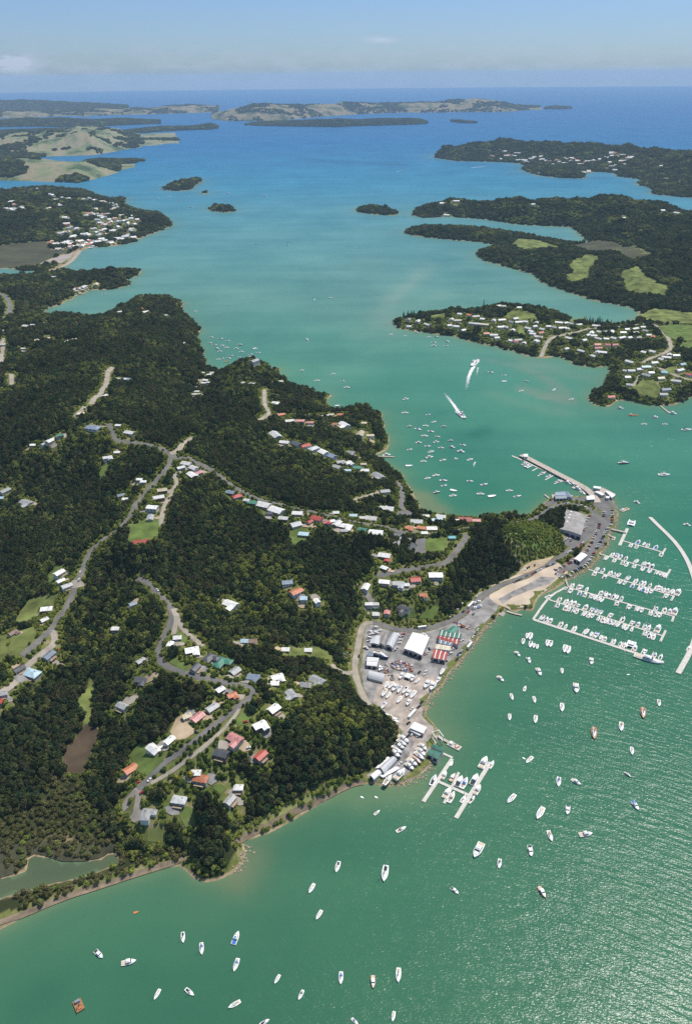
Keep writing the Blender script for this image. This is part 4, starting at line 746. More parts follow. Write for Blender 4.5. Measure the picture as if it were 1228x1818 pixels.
kind = np.where(inm & (hq < 16), 1, np.where(low | occ | ((sdq < 7) & (RQ < 1500)), 2, 0)); kind = np.where(inp & ~low & ~occ, 3, kind)
tw = inside(W2('140,436 94,436 100,415 150,404 190,400 150,362 200,352 225,360 250,388 245,420'), X, Y)
extra = np.arange(len(X)) >= NB
keepq = ok & ~c0 & ~(extra & (kind != 2)) & ~((kind == 2) & (rng.uniform(0, 1, len(X)) < .22)) & ~((kind == 3) & (rng.uniform(0, 1, len(X)) < .3)) & ~(tw & (rng.uniform(0, 1, len(X)) < .45))
idx = np.nonzero(keepq)[0]
fx = rng.uniform(.78, 1.35, len(X)); fz = rng.uniform(.75, 1.3, len(X)); rot = rng.uniform(0, 6.28, len(X)); big = rng.uniform(0, 1, len(X)) < .05; fx = np.where(big & (kind == 0), fx*1.35, fx); fz = np.where(big & (kind == 0), fz*1.4, fz)
sxy = np.where(kind == 2, np.clip(SS/5.6, .7, 1.7)*.85, SS/5.6)*fx; sz = np.where(kind == 2, .72, np.clip(SS/5.6, 1, 9)**.35)*fz
tall = np.zeros(len(X), bool)
for p in pine_x: tall |= inside(p, X, Y)
sz = np.where((kind == 0) & (sdq < 12), sz*.75, sz); sxy = np.where(kind == 1, sxy*.8, sxy); sz = np.where(kind == 1, sz*.85, sz); sz = np.where(tall & (kind == 0), sz*1.7, sz)
KN = ['bush', 'mangrove', 'shrub', 'pine']
# the 300 that show largest become things of their own
up = 2*math.tan(.5)  # angular size
camd = np.sqrt(X**2+Y**2+CAMH**2); size = np.array([4.2, 3.4, 2.9, 2.6])[kind]*sxy/camd
Mi = np.array(CR.transposed()); D = np.stack([X, Y, hq+4-CAMH], 1) @ Mi.T; ix = PW/2+FPX*D[:, 0]/-D[:, 2]; iy = PH/2-FPX*D[:, 1]/-D[:, 2]
inframe = (ix > 8) & (ix < PW-8) & (iy > 20) & (iy < PH-8)
cand = idx[inframe[idx]]; top = cand[np.argsort(-size[cand])][:296]
PROTO = {}
LBL = {0: ('tree', 'dark round-crowned bush tree on the near wooded slopes', 'tree', 'bush trees on the near slopes'), 1: ('mangrove_tree', 'low olive-green mangrove beside the old railway causeway', 'mangrove', 'mangroves along the causeway'),
       2: ('shrub', 'small bright green shrub growing at a clearing edge', 'shrub', 'shrubs at the clearing edges'), 3: ('pine_tree', 'dark pointed pine in the grove on the far peninsula', 'tree', 'pines on the far peninsula')}
def single_tree(k, v, loc, rz, sc):
    if (k, v) not in PROTO:
        nm, lb, ct, gp = LBL[k]; root = empty(nm); me, tr = KIND[KN[k]][v]
        c = bpy.data.objects.new('crown', me); C.objects.link(c); c.parent = root; c2 = bpy.data.objects.new('trunk', tr); C.objects.link(c2); c2.parent = root; PROTO[(k, v)] = root; r = root; r.location = loc; r.rotation_euler = (0, 0, rz); r.scale = sc
        tag(r, lb, ct, gp)
    else: r = copy_tree(PROTO[(k, v)], loc, rz, sc)
    return r
chosen = set()
need = [(k, v) for k in range(4) for v in range(len(KIND[KN[k]]))]
for n_, i in enumerate(top):
    k = int(kind[i]); v = n_ % len(KIND[KN[k]]); single_tree(k, v, (X[i], Y[i], hq[i]), rot[i], (sxy[i], sxy[i], sz[i])); chosen.add(int(i))
for k, v in need:
    if (k, v) not in PROTO:
        i = next(int(j) for j in cand[np.argsort(-size[cand])] if kind[j] == k and int(j) not in chosen); single_tree(k, v, (X[i], Y[i], hq[i]), rot[i], (sxy[i], sxy[i], sz[i])); chosen.add(i)
# hand-placed trees that stand out
for x, y, sc, lb in ((338, 1376, 1.25, 'round golden yellow tree beside the orange roofed house'), (313, 1380, .8, 'small golden yellow bush by the hillside lane')):
    g = cast(x, y, 2); me, tr = KIND['gold'][0]; root = empty('tree', (g.x, g.y, float(H(g.x, g.y)))); root.scale = (sc, sc, sc); c = bpy.data.objects.new('crown', me); C.objects.link(c); c.parent = root; c = bpy.data.objects.new('trunk', tr); C.objects.link(c); c.parent = root; tag(root, lb, 'tree')
g = cast(857, 556, 0); r_ = copy_tree(PROTO[(3, 0)], (g.x, g.y, float(H(g.x, g.y))), 0, (2.0, 2.0, 2.4)); tag(r_, 'very tall lone pine rising above the far peninsula', 'tree'); r_['group'] = 'lone far pine'
def scatter(name, k, sel, label, cat):
    ng = bpy.data.node_groups.new(name+'_points', 'GeometryNodeTree'); ng.interface.new_socket('Geometry', in_out='INPUT', socket_type='NodeSocketGeometry'); ng.interface.new_socket('Geometry', in_out='OUTPUT', socket_type='NodeSocketGeometry')
    N_ = ng.nodes; Lk = ng.links.new; gi = N_.new('NodeGroupInput'); go = N_.new('NodeGroupOutput'); ip = N_.new('GeometryNodeInstanceOnPoints'); jn = N_.new('GeometryNodeJoinGeometry'); nv = len(KIND[KN[k]])
    for v in reversed(range(nv)):
        oi = N_.new('GeometryNodeObjectInfo'); oi.transform_space = 'ORIGINAL'; oi.inputs['As Instance'].default_value = True
        oi.inputs['Object'].default_value = next(c for c in PROTO[(k, v)].children if c.name.startswith('crown')); Lk(oi.outputs['Geometry'], jn.inputs[0])
    def na(nm, ty): n = N_.new('GeometryNodeInputNamedAttribute'); n.data_type = ty; n.inputs['Name'].default_value = nm; return n.outputs['Attribute']
    Lk(gi.outputs[0], ip.inputs['Points']); Lk(jn.outputs[0], ip.inputs['Instance']); ip.inputs['Pick Instance'].default_value = True
    Lk(na('idx', 'INT'), ip.inputs['Instance Index']); Lk(na('rot', 'FLOAT_VECTOR'), ip.inputs['Rotation']); Lk(na('scl', 'FLOAT_VECTOR'), ip.inputs['Scale']); Lk(ip.outputs[0], go.inputs[0])
    me = bpy.data.meshes.new(name); me.vertices.add(len(sel)); me.vertices.foreach_set('co', np.stack([X[sel], Y[sel], hq[sel]], 1).astype(np.float32).ravel())
    a = me.attributes.new('idx', 'INT', 'POINT'); a.data.foreach_set('value', rng.integers(0, nv, len(sel)).astype(np.int32))
    for nm, vv in (('rot', np.stack([np.zeros(len(sel)), np.zeros(len(sel)), rot[sel]], 1)), ('scl', np.stack([sxy[sel], sxy[sel], sz[sel]], 1))): a = me.attributes.new(nm, 'FLOAT_VECTOR', 'POINT'); a.data.foreach_set('vector', vv.astype(np.float32).ravel())
    o = bpy.data.objects.new(name, me); C.objects.link(o); md = o.modifiers.new('scatter', 'NODES'); md.node_group = ng; tag(o, label, cat, kind='stuff'); return o
rest = np.array([i for i in idx if int(i) not in chosen])
for k, nm, lb in ((0, 'forest', 'dark native bush covering the hills and headlands'), (1, 'mangrove_swamp', 'olive mangroves in the flooded inlet behind the causeway'), (2, 'shrubbery', 'garden shrubs and scrub between houses, roads and shore'), (3, 'pine_forest', 'dark pine groves on the far peninsula')):
    scatter(nm, k, rest[kind[rest] == k], lb, 'vegetation')
# bush on the far low lands, in clumps
fp = []
for V_, M_, n_, m_, sd_ in FARP:
    V_ = V_.reshape(n_, M_, 3)
    for _ in range(int(n_*M_*1.6)):
        i_, k_ = random.random()*(n_-1.01), random.random()*(M_-1.01); i0, k0 = int(i_), int(k_); a_ = V_[i0, k0]; b_ = V_[i0+1, k0+1]; f_ = random.random(); p_ = a_+(b_-a_)*f_
        if p_[2] < 1.5: continue
        nz = noise.fractal(Vector((p_[0]*.0019, p_[1]*.0019, sd_+5)), .8, 2.1, 5)
        if m_ is not m_farb and nz < .10: continue
        fp.append(tuple(p_))
FX = np.array(fp); nx = len(X)
X = np.append(X, FX[:, 0]); Y = np.append(Y, FX[:, 1]); hq = np.append(hq, FX[:, 2]); k_ = rng.uniform(2.2, 5.2, len(FX)); sxy = np.append(sxy, k_); sz = np.append(sz, k_*.28+.6); rot = np.append(rot, rng.uniform(0, 6.28, len(FX)))
scatter('far_woodland', 0, np.arange(nx, nx+len(FX)), 'patches of dark bush on the far islands and fields', 'vegetation')
print('TREES', len(idx), [int((kind[idx] == k).sum()) for k in range(4)])
# ------------------------------------------------------------------ boats
random.seed(5)
m_hull = mat('gel_coat_white', (.88, .88, .87), .3, spec=.5); m_hdk = mat('hull_navy', (.03, .05, .10), .3, spec=.5); m_wood = mat('varnished_wood', (.34, .17, .08), .45, var=.2, scale=.6); m_bott = mat('antifoul_red', (.28, .06, .05), .7); m_blk = mat('antifoul_dark', (.035, .04, .05), .7)
m_dk = mat('boat_deck', (.86, .86, .84), .6, var=.06, scale=.8); m_teak = mat('boat_teak', (.60, .50, .38), .7, var=.15, scale=1.2); m_cv = {'b': mat('canvas_blue', (.04, .17, .50), .8), 'n': mat('canvas_green', (.05, .18, .12), .8), 'k': mat('canvas_tan', (.5, .40, .28), .8), 'w': mat('canvas_white', (.75, .75, .73), .8), 'd': mat('canvas_dark', (.04, .05, .08), .8), 'r': mat('canvas_red', (.42, .06, .05), .8)}
m_alu = mat('mast_alloy', (.62, .62, .62), .35, 1.0)
def hull_rings(L, B, free, fine=1.0, n=9, tr=.8, depth=.5):
    out = []
    for i in range(n):
        u = i/(n-1); x = -L/2+L*u; hb = B/2*(tr+(1-tr)*math.sin(min(1, u/.45)*math.pi/2)) if u < .45 else B/2*max(.03, 1-((u-.45)/.55)**(2.2*fine)); sh = free*(1+.38*u*u-.1*math.sin(u*3.1)); hb2 = hb*.86
        out.append([(x-(.0 if u < .9 else .25*free), -hb2*.75, -depth), (x, -hb, sh), (x, hb, sh), (x-(.0 if u < .9 else .25*free), hb2*.75, -depth)])
    return out
def yacht_proto(canvas, hullm, deckm, L=10.0, B=3.1, cut=True):
    r = empty('yacht'); h = MB(); rg = hull_rings(L, B, .85); h.loft([[a[0], a[1], a[2], a[3]] for a in rg], 0, False, False); h.add(rg[0], [(0, 1, 2, 3)]); h.build('hull', hullm, r)
    d = MB(); d.loft([[(a[1][0], a[1][1]*.97, a[1][2]-.05), (a[1][0], 0, a[1][2]+.06), (a[2][0], a[2][1]*.97, a[2][2]-.05)] for a in rg], 0, False, False); d.build('deck', deckm, r)
    c = MB(); c.loft([[(x, -w_, 1.0), (x+t_, -w_*.8, zt), (x+t_, w_*.8, zt), (x, w_, 1.0)] for x, w_, zt, t_ in ((-.9, 1.05, 1.72, 0), (.6, 1.0, 1.72, 0), (2.2, .72, 1.5, -.2), (2.9, .45, 1.15, -.1))], 0, False, True); cb = c.build('cabin', m_hull, r)
    w_ = MB(); w_.box((.3, -.97, 1.42), (2.0, .08, .25)); w_.box((.3, .97, 1.42), (2.0, .08, .25)); w_.build('window', m_win, cb)
    k = MB(); k.box((-2.6, 0, 1.06), (2.9, 1.5, .14)); k.build('cockpit', m_teak if canvas != 'd' else m_blk, r)
    m_ = MB(); m_.tube((.9, 0, 1.5), (.9, 0, 13.2), .10, .06, 6); m_.tube((.9, -1.0, 8), (.9, 1.0, 8), .04, .04, 4); m_.tube((L/2-.3, 0, 1.4), (.9, 0, 12.8), .018, .018, 3); m_.tube((-L/2+.2, 0, 1.1), (.9, 0, 13), .018, .018, 3); mo = m_.build('mast', m_alu, r)
    b_ = MB(); b_.tube((.9, 0, 2.7), (-3.3, 0, 2.6), .09, .07, 6); b_.build('boom', m_alu, mo)
    s_ = MB(); s_.tube((.7, 0, 2.95), (-3.1, 0, 2.78), .24, .15, 6); s_.build('sail_cover', m_cv[canvas], r)
    if canvas in 'bnk':
        y = MB(); y.loft([[(x, -1.15, 1.5), (x, -.9, 2.35), (x, .9, 2.35), (x, 1.15, 1.5)] for x in (-1.7, -.7)], 0, False, False); y.build('spray_hood', m_cv[canvas], r)
    return r
def launch_proto(canvas, hullm, fly=True, L=11.0, B=3.8):
    r = empty('launch'); h = MB(); rg = hull_rings(L, B, 1.1, 1.15, 9, .93); h.loft(rg, 0, False, False); h.add(rg[0], [(0, 1, 2, 3)]); h.build('hull', hullm, r)
    d = MB(); d.loft([[(a[1][0], a[1][1]*.97, a[1][2]-.05), (a[1][0], 0, a[1][2]+.05), (a[2][0], a[2][1]*.97, a[2][2]-.05)] for a in rg], 0, False, False); d.build('deck', m_dk, r)
    c = MB(); c.loft([[(x, -w_, 1.3), (x+t_, -w_*.86, zt), (x+t_, w_*.86, zt), (x, w_, 1.3)] for x, w_, zt, t_ in ((-2.0, 1.55, 2.95, 0), (1.2, 1.5, 2.95, -.3), (2.0, 1.35, 2.1, -.2), (3.6, .7, 1.75, -.1))], 0, False, True); cb = c.build('cabin', m_hull, r)
    w_ = MB(); w_.add([(1.32, -1.22, 2.75), (1.92, -1.2, 2.14), (1.92, 1.2, 2.14), (1.32, 1.22, 2.75)], [(0, 1, 2, 3)]); [w_.box((-.6, s*1.47, 2.3), (2.5, .09, .5)) for s in (-1, 1)]; w_.build('windscreen', m_win, cb)
    k = MB(); k.box((-3.75, 0, 1.2), (3.0, 2.7, .35)); k.build('cockpit', {'b': m_cv['b'], 'd': m_blk, 'n': m_cv['n']}.get(canvas, m_teak), r)
    if fly:
        f = MB(); f.box((-.6, 0, 3.15), (2.6, 2.1, .4), 0, 0, .9); f.build('flybridge', m_hull, r); s = MB(); s.box((-.9, 0, 3.4), (1.2, 1.3, .3)); s.build('seat', m_cv[canvas], r)
    s = MB(); s.tube((-.9, 0, 3.2), (-1.4, 0, 5.2), .05, .03, 5); s.build('mast', m_alu, r)
    return r
def dinghy_proto(m, L=4.0):
    r = empty('dinghy'); h = MB(); rg = hull_rings(L, 1.6, .5, 1, 7, .85, .15); h.loft(rg, 0, False, False); h.add(rg[0], [(0, 1, 2, 3)]); h.build('hull', m, r); d = MB(); d.loft([[(a[1][0], a[1][1]*.8, .3), (a[2][0], a[2][1]*.8, .3)] for a in rg], 0, False, False); [d.box((x, 0, .42), (.3, 1.2, .06)) for x in (-.9, .4)]; d.build('seat', m_dk, r); return r
def cat_proto():
    r = empty('catamaran')
    for s in (-1, 1): h = MB(); rg = [[(p[0], p[1]+s*2.4, p[2]) for p in a] for a in hull_rings(12, 1.7, 1.5)]; h.loft(rg, 0, False, True); h.add(rg[0], [(0, 1, 2, 3)]); h.build('hull', m_hull, r)
    d = MB(); d.box((-1.5, 0, 1.5), (8, 6, .3)); d.build('deck', m_dk, r); c = MB(); c.box((-.8, 0, 2.3), (4.6, 4.2, 1.3), 0, 0, .8); cb = c.build('cabin', m_hull, r); w_ = MB(); w_.box((-.8, 0, 2.2), (4.4, 4.24, .35), 0, 0, .97); w_.build('window', m_win, cb); m_ = MB(); m_.tube((.8, 0, 2.8), (.8, 0, 16), .12, .07); m_.tube((.8, 0, 3.8), (-4, 0, 3.8), .1, .1); m_.build('mast', m_alu, r); return r
BP = {}
YN = {'yw': ('w', m_hull, m_dk, 'plain white yacht'), 'yb': ('b', m_hull, m_dk, 'white yacht with blue canvas'), 'yk': ('k', m_hull, m_dk, 'white yacht with tan canvas'), 'yd': ('d', m_hull, m_dk, 'white yacht with dark cockpit'), 'yn': ('n', m_hull, m_dk, 'white yacht with green canvas'),
      'yh': ('w', m_hdk, m_dk, 'dark hulled yacht'), 'yo': ('r', m_wood, m_teak, 'wooden brown yacht')}
LN = {'lw': ('w', m_hull, True, 'white launch with flybridge'), 'lb': ('b', m_hull, True, 'white launch with blue canvas'), 'ld': ('d', m_hull, False, 'white low motor launch'), 'lh': ('w', m_hdk, True, 'dark hulled motor launch'), 'lo': ('r', m_wood, False, 'brown wooden launch')}
def proto(k):
    if k in BP: return None
    if k in YN: c, h, d, l = YN[k]; r = yacht_proto(c, h, d)
    elif k in LN: c, h, f, l = LN[k]; r = launch_proto(c, h, f)
    elif k == 'dw': r = dinghy_proto(m_hull)
    elif k == 'do': r = dinghy_proto(mat('dinghy_orange', (.6, .22, .07), .5))
    elif k == 'ct': r = cat_proto()
    BP[k] = r; return r
BL = {k: 10.0 for k in YN}; BL.update({k: 11.0 for k in LN}); BL.update(dw=4.0, do=4.0, ct=12.0)
def bname(k): return YN[k][3] if k in YN else LN[k][3] if k in LN else {'dw': 'small white dinghy', 'do': 'small orange dinghy', 'ct': 'white catamaran'}[k]
def bcat(k): return 'yacht' if k in YN else 'launch' if k in LN else 'catamaran' if k == 'ct' else 'dinghy'
def boat(k, px, py, ang=None, Lp=None, Lm=None, z=0.0, yaw=None, loc=None, scl=None):
    g = loc or P(px, py, z+.8)
    if yaw is None:
        a = R(ang); q = P(px+math.cos(a)*4, py-math.sin(a)*4, z+.8)-P(px, py, z+.8); yaw = math.atan2(q.y, q.x)
        if Lp: Lm = q.length/4*Lp
    Lm = max(3.2 if k[0] == 'd' else 5.5, min(17, Lm or 10)); s = Lm/BL[k]*1.1; sc = (s, s*1.12, s)
    r = proto(k); loc = (g.x, g.y, z)
    if r is None: r = copy_tree(BP[k], loc, yaw, sc)
    else: r.location = loc; r.rotation_euler = (0, 0, yaw); r.scale = sc
    return r
FLEET = {}
def moor(area, s, default=0, Lm=None):
    ks = ['yw', 'yw', 'yd', 'lw', 'yb', 'yw', 'ld', 'yk', 'yw', 'lw', 'yn', 'yh']
    for e in s.split():
        q = e.split(','); x, y = float(q[0]), float(q[1]); k = q[4] if len(q) > 4 else random.choice(ks); ang = float(q[3]) if len(q) > 3 and q[3] else default+random.uniform(-14, 14)
        o = boat(k, x, y, ang, float(q[2]) if len(q) > 2 and q[2] else None, (Lm or 10)*random.uniform(.8, 1.2)); FLEET.setdefault((area, k), []).append((o, x, y))
moor('off the causeway shore', '325,1664,18,-88,yd 358,1684,20,-88,yb 419,1665,23,68,lb 419,1713,23,-108,yb 176,1694,17,-45,ld 229,1708,25,12,lw 279,1765,20,-118,yw 337,1761,18,-40,yd 416,1783,23,-150,yw 242,1619,9,15,do 470,1814,18,30,yd')
moor('off the rushes and railway track', '669,1442,12,40,yw 712,1472,18,28,yk 599,1539,19,-105,yd 683,1551,27,-98,yd 553,1577,18,-118,yw 807,1581,16,-40,ld 566,1624,18,-120,yw 492,1738,17,-120,yw 534,1766,18,-115,yn 605,1736,21,-92,yb 662,1743,21,-88,lo 707,1731,24,-92,yw 630,1813,12,-45,yb 698,1804,17,-100,yw 643,1415,6,-30,dw 668,1415,6,-30,dw')
moor('in the open water beyond the pontoons', '888,1205,14,-40,lw 931,1222,9,70,yw 908,1237,11,-75,yw 948,1242,11,-80,yw 997,1256,14,-90,yw 1022,1222,16,-85,lw 1169,1248,11,-88,yk 1141,1266,18,-88,yo 904,1273,11,-92,yw 950,1277,13,-95,yw 1054,1302,20,-88,yo 1102,1290,15,-92,yk 1121,1333,13,-85,yw 1114,1375,15,-35,yh 1127,1430,18,-55,lb')
moor('in the open water off the boatyard jetties', '939,1349,15,-135,yw 930,1346,4,-30,dw 991,1388,16,-92,yb 1022,1388,18,-30,lw 907,1418,19,-132,yw 958,1444,22,-118,yw 1007,1438,15,-95,ld 1039,1481,22,8,lw 976,1484,19,-70,yk 941,1511,18,-80,ld 886,1533,16,-95,yn 962,1584,22,-58,lo 848,1510,27,-118,lw')
moor('close outside the front marina pontoon', '941,1130,12,-100,yw 935,1129,9,-100,yw 928,1139,10,-100,yk 941,1144,11,-100,yd 947,1146,8,-100,yw 953,1148,8,-100,yw 971,1142,11,-100,yw 977,1143,11,-100,yn 1002,1152,13,-100,yw 1008,1154,13,-100,yw 918,1161,12,-45,lw 938,1172,11,-70,ld 956,1193,14,-65,lw 997,1191,9,-90,yw 1049,1174,11,-90,lw 1115,1197,5,0,dw')
moor('in the bay inside the wharf', '720,709 719,733 760,736 727,757 742,762 756,756 770,749 788,757 754,774 765,766 777,775 743,786 774,785 759,792 765,802 783,795 800,782 802,794 822,790 818,802,,,lw 762,812 786,817 752,819 808,815 834,816 727,798 726,827,,,dw 759,849 774,844 787,853 788,862 775,874,,,yh 804,880 805,871,,,dw 834,854 859,860 853,877 873,881,,,dw 904,871,,0,yw 918,881', 0, 10.5)
moor('off the far peninsula tip', '694,594 719,596 761,598 775,598 794,607 770,614 792,614 770,608 739,590', 0, 10)
moor('between the ferries and the eastern shore', '871,661 895,666 895,677,,,dw 935,677,,,yh 925,694 983,692,,30,yw 1014,709,,10,yw 1100,725,,,ld', 0, 11)
moor('off the wharf head', '1106,822,22,2,yh 1178,843,21,0,yw 1130,892,11,-25,lw 1219,932,13,-15,lw 1143,753 1162,741 1180,753 1218,763,17,0,yd', 0, 11)
moor('in the cove behind the headland', '374,609 376,599 392,601 405,605 382,612 395,614 403,617 386,619 391,624 420,619 429,625 427,612 453,619,,,ct 445,629 459,626 411,631 407,636 426,634 395,636 388,638 402,642,,,do 443,633', 0, 10.5)
moor('in mid channel north of the headland', '347,553,,,lw 558,532,,80,yw 587,529,,,yw 545,603,,-40,lw 536,658,,,lw 591,664,,,yw 563,676 608,676,,,yb 616,688 599,720,,,dw 186,521', 0, 11)
moor('far out on the blue water', '471,348,9,0,lw 405,343,6,0,lw 362,346,5,0,yw 280,352 300,350 318,356 340,368 712,303,5,0,lw 865,296,5,0,lw 901,308,5,0,lw 688,215,4,0,lw', 0, 15)
FR = {'off the causeway shore': 'the west', 'off the rushes and railway track': 'the west', 'in the open water beyond the pontoons': 'the marina', 'in the open water off the boatyard jetties': 'the marina'}
def sail(x, y, hgt):
    o = boat('yw', x, y, 0, None, 11); mb = MB(); mb.add([(.75, 0, 2.9), (-3.6, .5, 2.9), (-1.8, .75, 7.2), (.8, .1, 12.9), (.75, .06, 2.9), (-3.6, .56, 2.9), (-1.8, .81, 7.2), (.8, .16, 12.9)], [(0, 1, 2, 3), (7, 6, 5, 4)]); mb.build('sail', m_cv['w'], o); return o
for x, y, l in ((511, 435, 'white yacht under full sail in the middle of the blue water'), (455, 438, 'second white yacht under sail, nearer the town')): tag(sail(x, y, 12), l, 'yacht')
SHORT = {'in the open water beyond the pontoons': 'in water beyond the pontoons', 'in the open water off the boatyard jetties': 'in open water off the jetty', 'close outside the front marina pontoon': 'close outside the front pontoon', 'between the ferries and the eastern shore': 'off the eastern shore', 'in mid channel north of the headland': 'in mid channel past the headland'}
for (ar, k), L_ in FLEET.items():
    md = FR.get(ar, 'the north'); L_.sort(key=(lambda e: e[1]) if md == 'the west' else (lambda e: e[2]))
    for i, (o, x, y) in enumerate(L_): tag(o, f'{bname(k)} {SHORT.get(ar, ar)}'+('' if len(L_) == 1 else f', {ordw(i)} from {md}'), bcat(k), 'boats '+ar)
# ------------------------------------------------------------------ marina pontoons
m_pon = mat('pontoon_concrete', (.60, .57, .52), .9, var=.12, scale=.4); m_pile = mat('pile_timber', (.25, .2, .16), .9); m_wdeck = mat('wharf_deck', (.47, .41, .35), .9, var=.18, scale=.25)
def line_deck(name, s, wd, z, m, th=.6, label=None, cat=None, fromcast=False):
    p = np.array([P(x, y, z)[:2] for x, y in (pts(s) if isinstance(s, str) else s)]); p = smoothline(p, 2) if len(p) > 2 else p
    tn = np.gradient(p, axis=0); tn /= np.linalg.norm(tn, axis=1)[:, None]; nm = np.stack([-tn[:, 1], tn[:, 0]], 1); mb = MB(); a = p+nm*wd/2; b = p-nm*wd/2
    mb.loft([[(*a[i], z-th), (*b[i], z-th), (*b[i], z), (*a[i], z)] for i in range(len(p))], 0, True, True); o = mb.build(name, m); 
    if label: tag(o, label, cat)
    return o, p, nm
def pile(par, x, y, h=3.2):
    mb = MB(); mb.tube((x, y, -2), (x, y, h), .22, .2, 6); return mb.build('pile', m_pile, par)
c6 = lambda s, y0: [(880+a/3.529, y0+b/3.529) for a, b in pts(s)]
PIERS = [('front', 'the front pontoon', '235,352 1050,620', 1000, '287,345 313,352 343,358 410,380 437,393 495,408 565,428 600,437 627,450 657,460 688,463 742,485 780,497 807,503 842,517 872,527 935,545 1000,562 1035,575', '', 3.6),
 ('second', 'the second pontoon', '315,222 1045,455', 1000, '395,235 440,242 465,250 487,258 512,268 560,280 603,292 627,298 655,310 718,328 795,352 858,370 890,382 938,392 958,400 1012,412', '385,268 435,285 455,290 490,298 505,303 552,320 580,322 605,325 640,345 672,352 690,358 715,368 735,372 765,380 800,392 820,395 853,405 940,432 965,440 990,452', 2.2),
 ('third', 'the third pontoon', '455,152 1112,332', 1000, '480,140 515,147 532,150 570,160 660,185 685,195 710,200 735,210 755,215 785,222 1005,283 1055,300 1085,308 1112,322', '470,168 530,182 560,192 600,205 620,212 645,218 665,222 760,250 835,272 885,290 910,295 970,315 995,325 1020,332', 2.2),
 ('fourth', 'the fourth pontoon', '570,35 1112,205', 1000, '630,45 665,50 715,65 735,72 765,77 825,97 875,115 910,120 930,125 965,137 1010,152 1027,155 1055,162 1077,165 1103,180 1135,190', '612,75 680,90 775,120 800,130 855,145 900,160 925,165 945,172 970,178 1065,208', 2.2),
 ('fifth', 'the fifth pontoon', '650,682 1075,806', 790, '733,685 757,690 780,700 815,708 880,728 932,740 955,747 980,757', '690,710 745,722 795,740 820,745 865,765 920,775 965,785 1010,800 1030,805 1055,815', 2.2),
 ('sixth', 'the innermost pontoon', '785,597 1045,672', 790, '905,588 935,605 965,612 1010,630', '845,630 885,635 1040,680', 2.2)]
bk = ['yw', 'yw', 'lw', 'yb', 'yd', 'yk', 'lw', 'yw', 'ld', 'yn', 'yw', 'lb']
for nm, ph, ln, y0, far_, near_, wd in PIERS:
    o, p, nn = line_deck('pontoon', c6(ln, y0), wd, .55, m_pon, .75, {'front': 'long wide front pontoon nearest the moored boats'}.get(nm, f'pale floating pontoon, {nm} from the front of the marina'), 'pontoon')
    a, b = p[0], p[-1]; d = (b-a)/np.linalg.norm(b-a); n0 = np.array((-d[1], d[0])); n0 = n0 if n0[1] > 0 else -n0; yaw0 = math.atan2(n0[1], n0[0])
    for side, lst in ((1, far_), (-1, near_)):
        lst = c6(lst, y0) if lst else []; cn = {}; t_prev = None
        for i, (x, y) in enumerate(lst):
            g = P(x, y, .9); rel = np.array((g.x, g.y))-a; t_ = float(rel @ d); k = random.choice(bk); Lm = random.uniform(8.2, 11.2)
            if nm == 'front' and i == 14: k, Lm = 'ct', 14
            if nm in ('second', 'third', 'fourth') and side == 1 and i == len(lst)-1: k, Lm = 'lw', 15
            off = (wd/2+.7+Lm/2)*side; q = a+d*t_+n0*off; bo = boat(k, 0, 0, yaw=yaw0+(0 if (random.random() < .6) else math.pi)+random.uniform(-.04, .04), Lm=Lm, loc=Vector((q[0], q[1], 0)))
            tag(bo, f'{bname(k)}, {"far" if side > 0 else "near"} side of {ph}, {ordw(i)} from shore', bcat(k), 'boats berthed in the marina')
            if t_prev is None or t_ - t_prev > 7.5:
                mb = MB(); f0 = a+d*(t_-2.6)+n0*side*(wd/2-.05); mb.box(tuple(f0+n0*side*5.4)+(.36,), (11, 1.1, .5), 0, yaw0); mb.build('finger', m_pon, o); pile(o, *(f0+n0*side*10.5)); t_prev = t_
    if nm != 'front':
        mb = MB(); mb.box(tuple(b)+(.40,), (24, 2.4, .7), 0, yaw0); mb.build('finger', m_pon, o); pile(o, *(b+n0*12)); pile(o, *(b-n0*12))
    for t_ in np.arange(8, np.linalg.norm(b-a), 22): pile(o, *(a+d*t_+n0*(wd/2+.3)))
o, p, nn = line_deck('pontoon', c6('440,148 330,208 232,352', 1000), 2.8, .57, m_pon, .75, 'bent connecting pontoon along the shore end of the marina', 'pontoon'); [pile(o, *(p[i]+nn[i]*1.7)) for i in range(0, len(p), 2)]
for s, z, wd, lb in (('1001,1024 1009,1043', 1.9, 2.2, 'pale gangway from the car park corner to the connecting pontoon'), ('1040,1003 1044,1009', 1.8, 2.4, 'short gangway to the fourth pontoon'), ('1063,981 1067,985', 1.8, 2.4, 'short gangway to the fifth pontoon'), ('1084,939 1111,945', 2.3, 3.2, 'straight brown gangway to the innermost pontoon'), ('1077,948 1090,955', 2.0, 2.4, 'small gangway with a landing below the car park')):
    line_deck('gangway', s, wd, z, m_wdeck, .4, lb, 'gangway')
line_deck('pontoon', '1113,938 1099,968', 4, .58, m_pon, .75, 'crosswise landing pontoon at the end of the gangway', 'pontoon'); line_deck('pontoon', '1090,953 1087,958', 4, .58, m_pon, .75, 'tiny square landing float below the car park', 'pontoon')
for k, x, y, a_, L_, lb in (('ct', 1120, 929, 70, 15, 'large white catamaran at the landing pontoon'), ('lw', 1149, 1171, -17, 38, 'very large white motor cruiser lying outside the front pontoon'), ('yw', 974, 1059, 20, 11, 'white yacht alongside the bent connecting pontoon'), ('yw', 1005, 1044, 25, 9, 'small white yacht at the head of the connecting pontoon'), ('yw', 1222, 1151, 65, 10, 'white yacht beside the southern end of the breakwater')):
    o = boat(k, x, y, a_, L_ if L_ > 20 else None, L_); tag(o, lb, bcat(k))
    if L_ > 20: o.scale = (2.6, 1.75, 1.7)
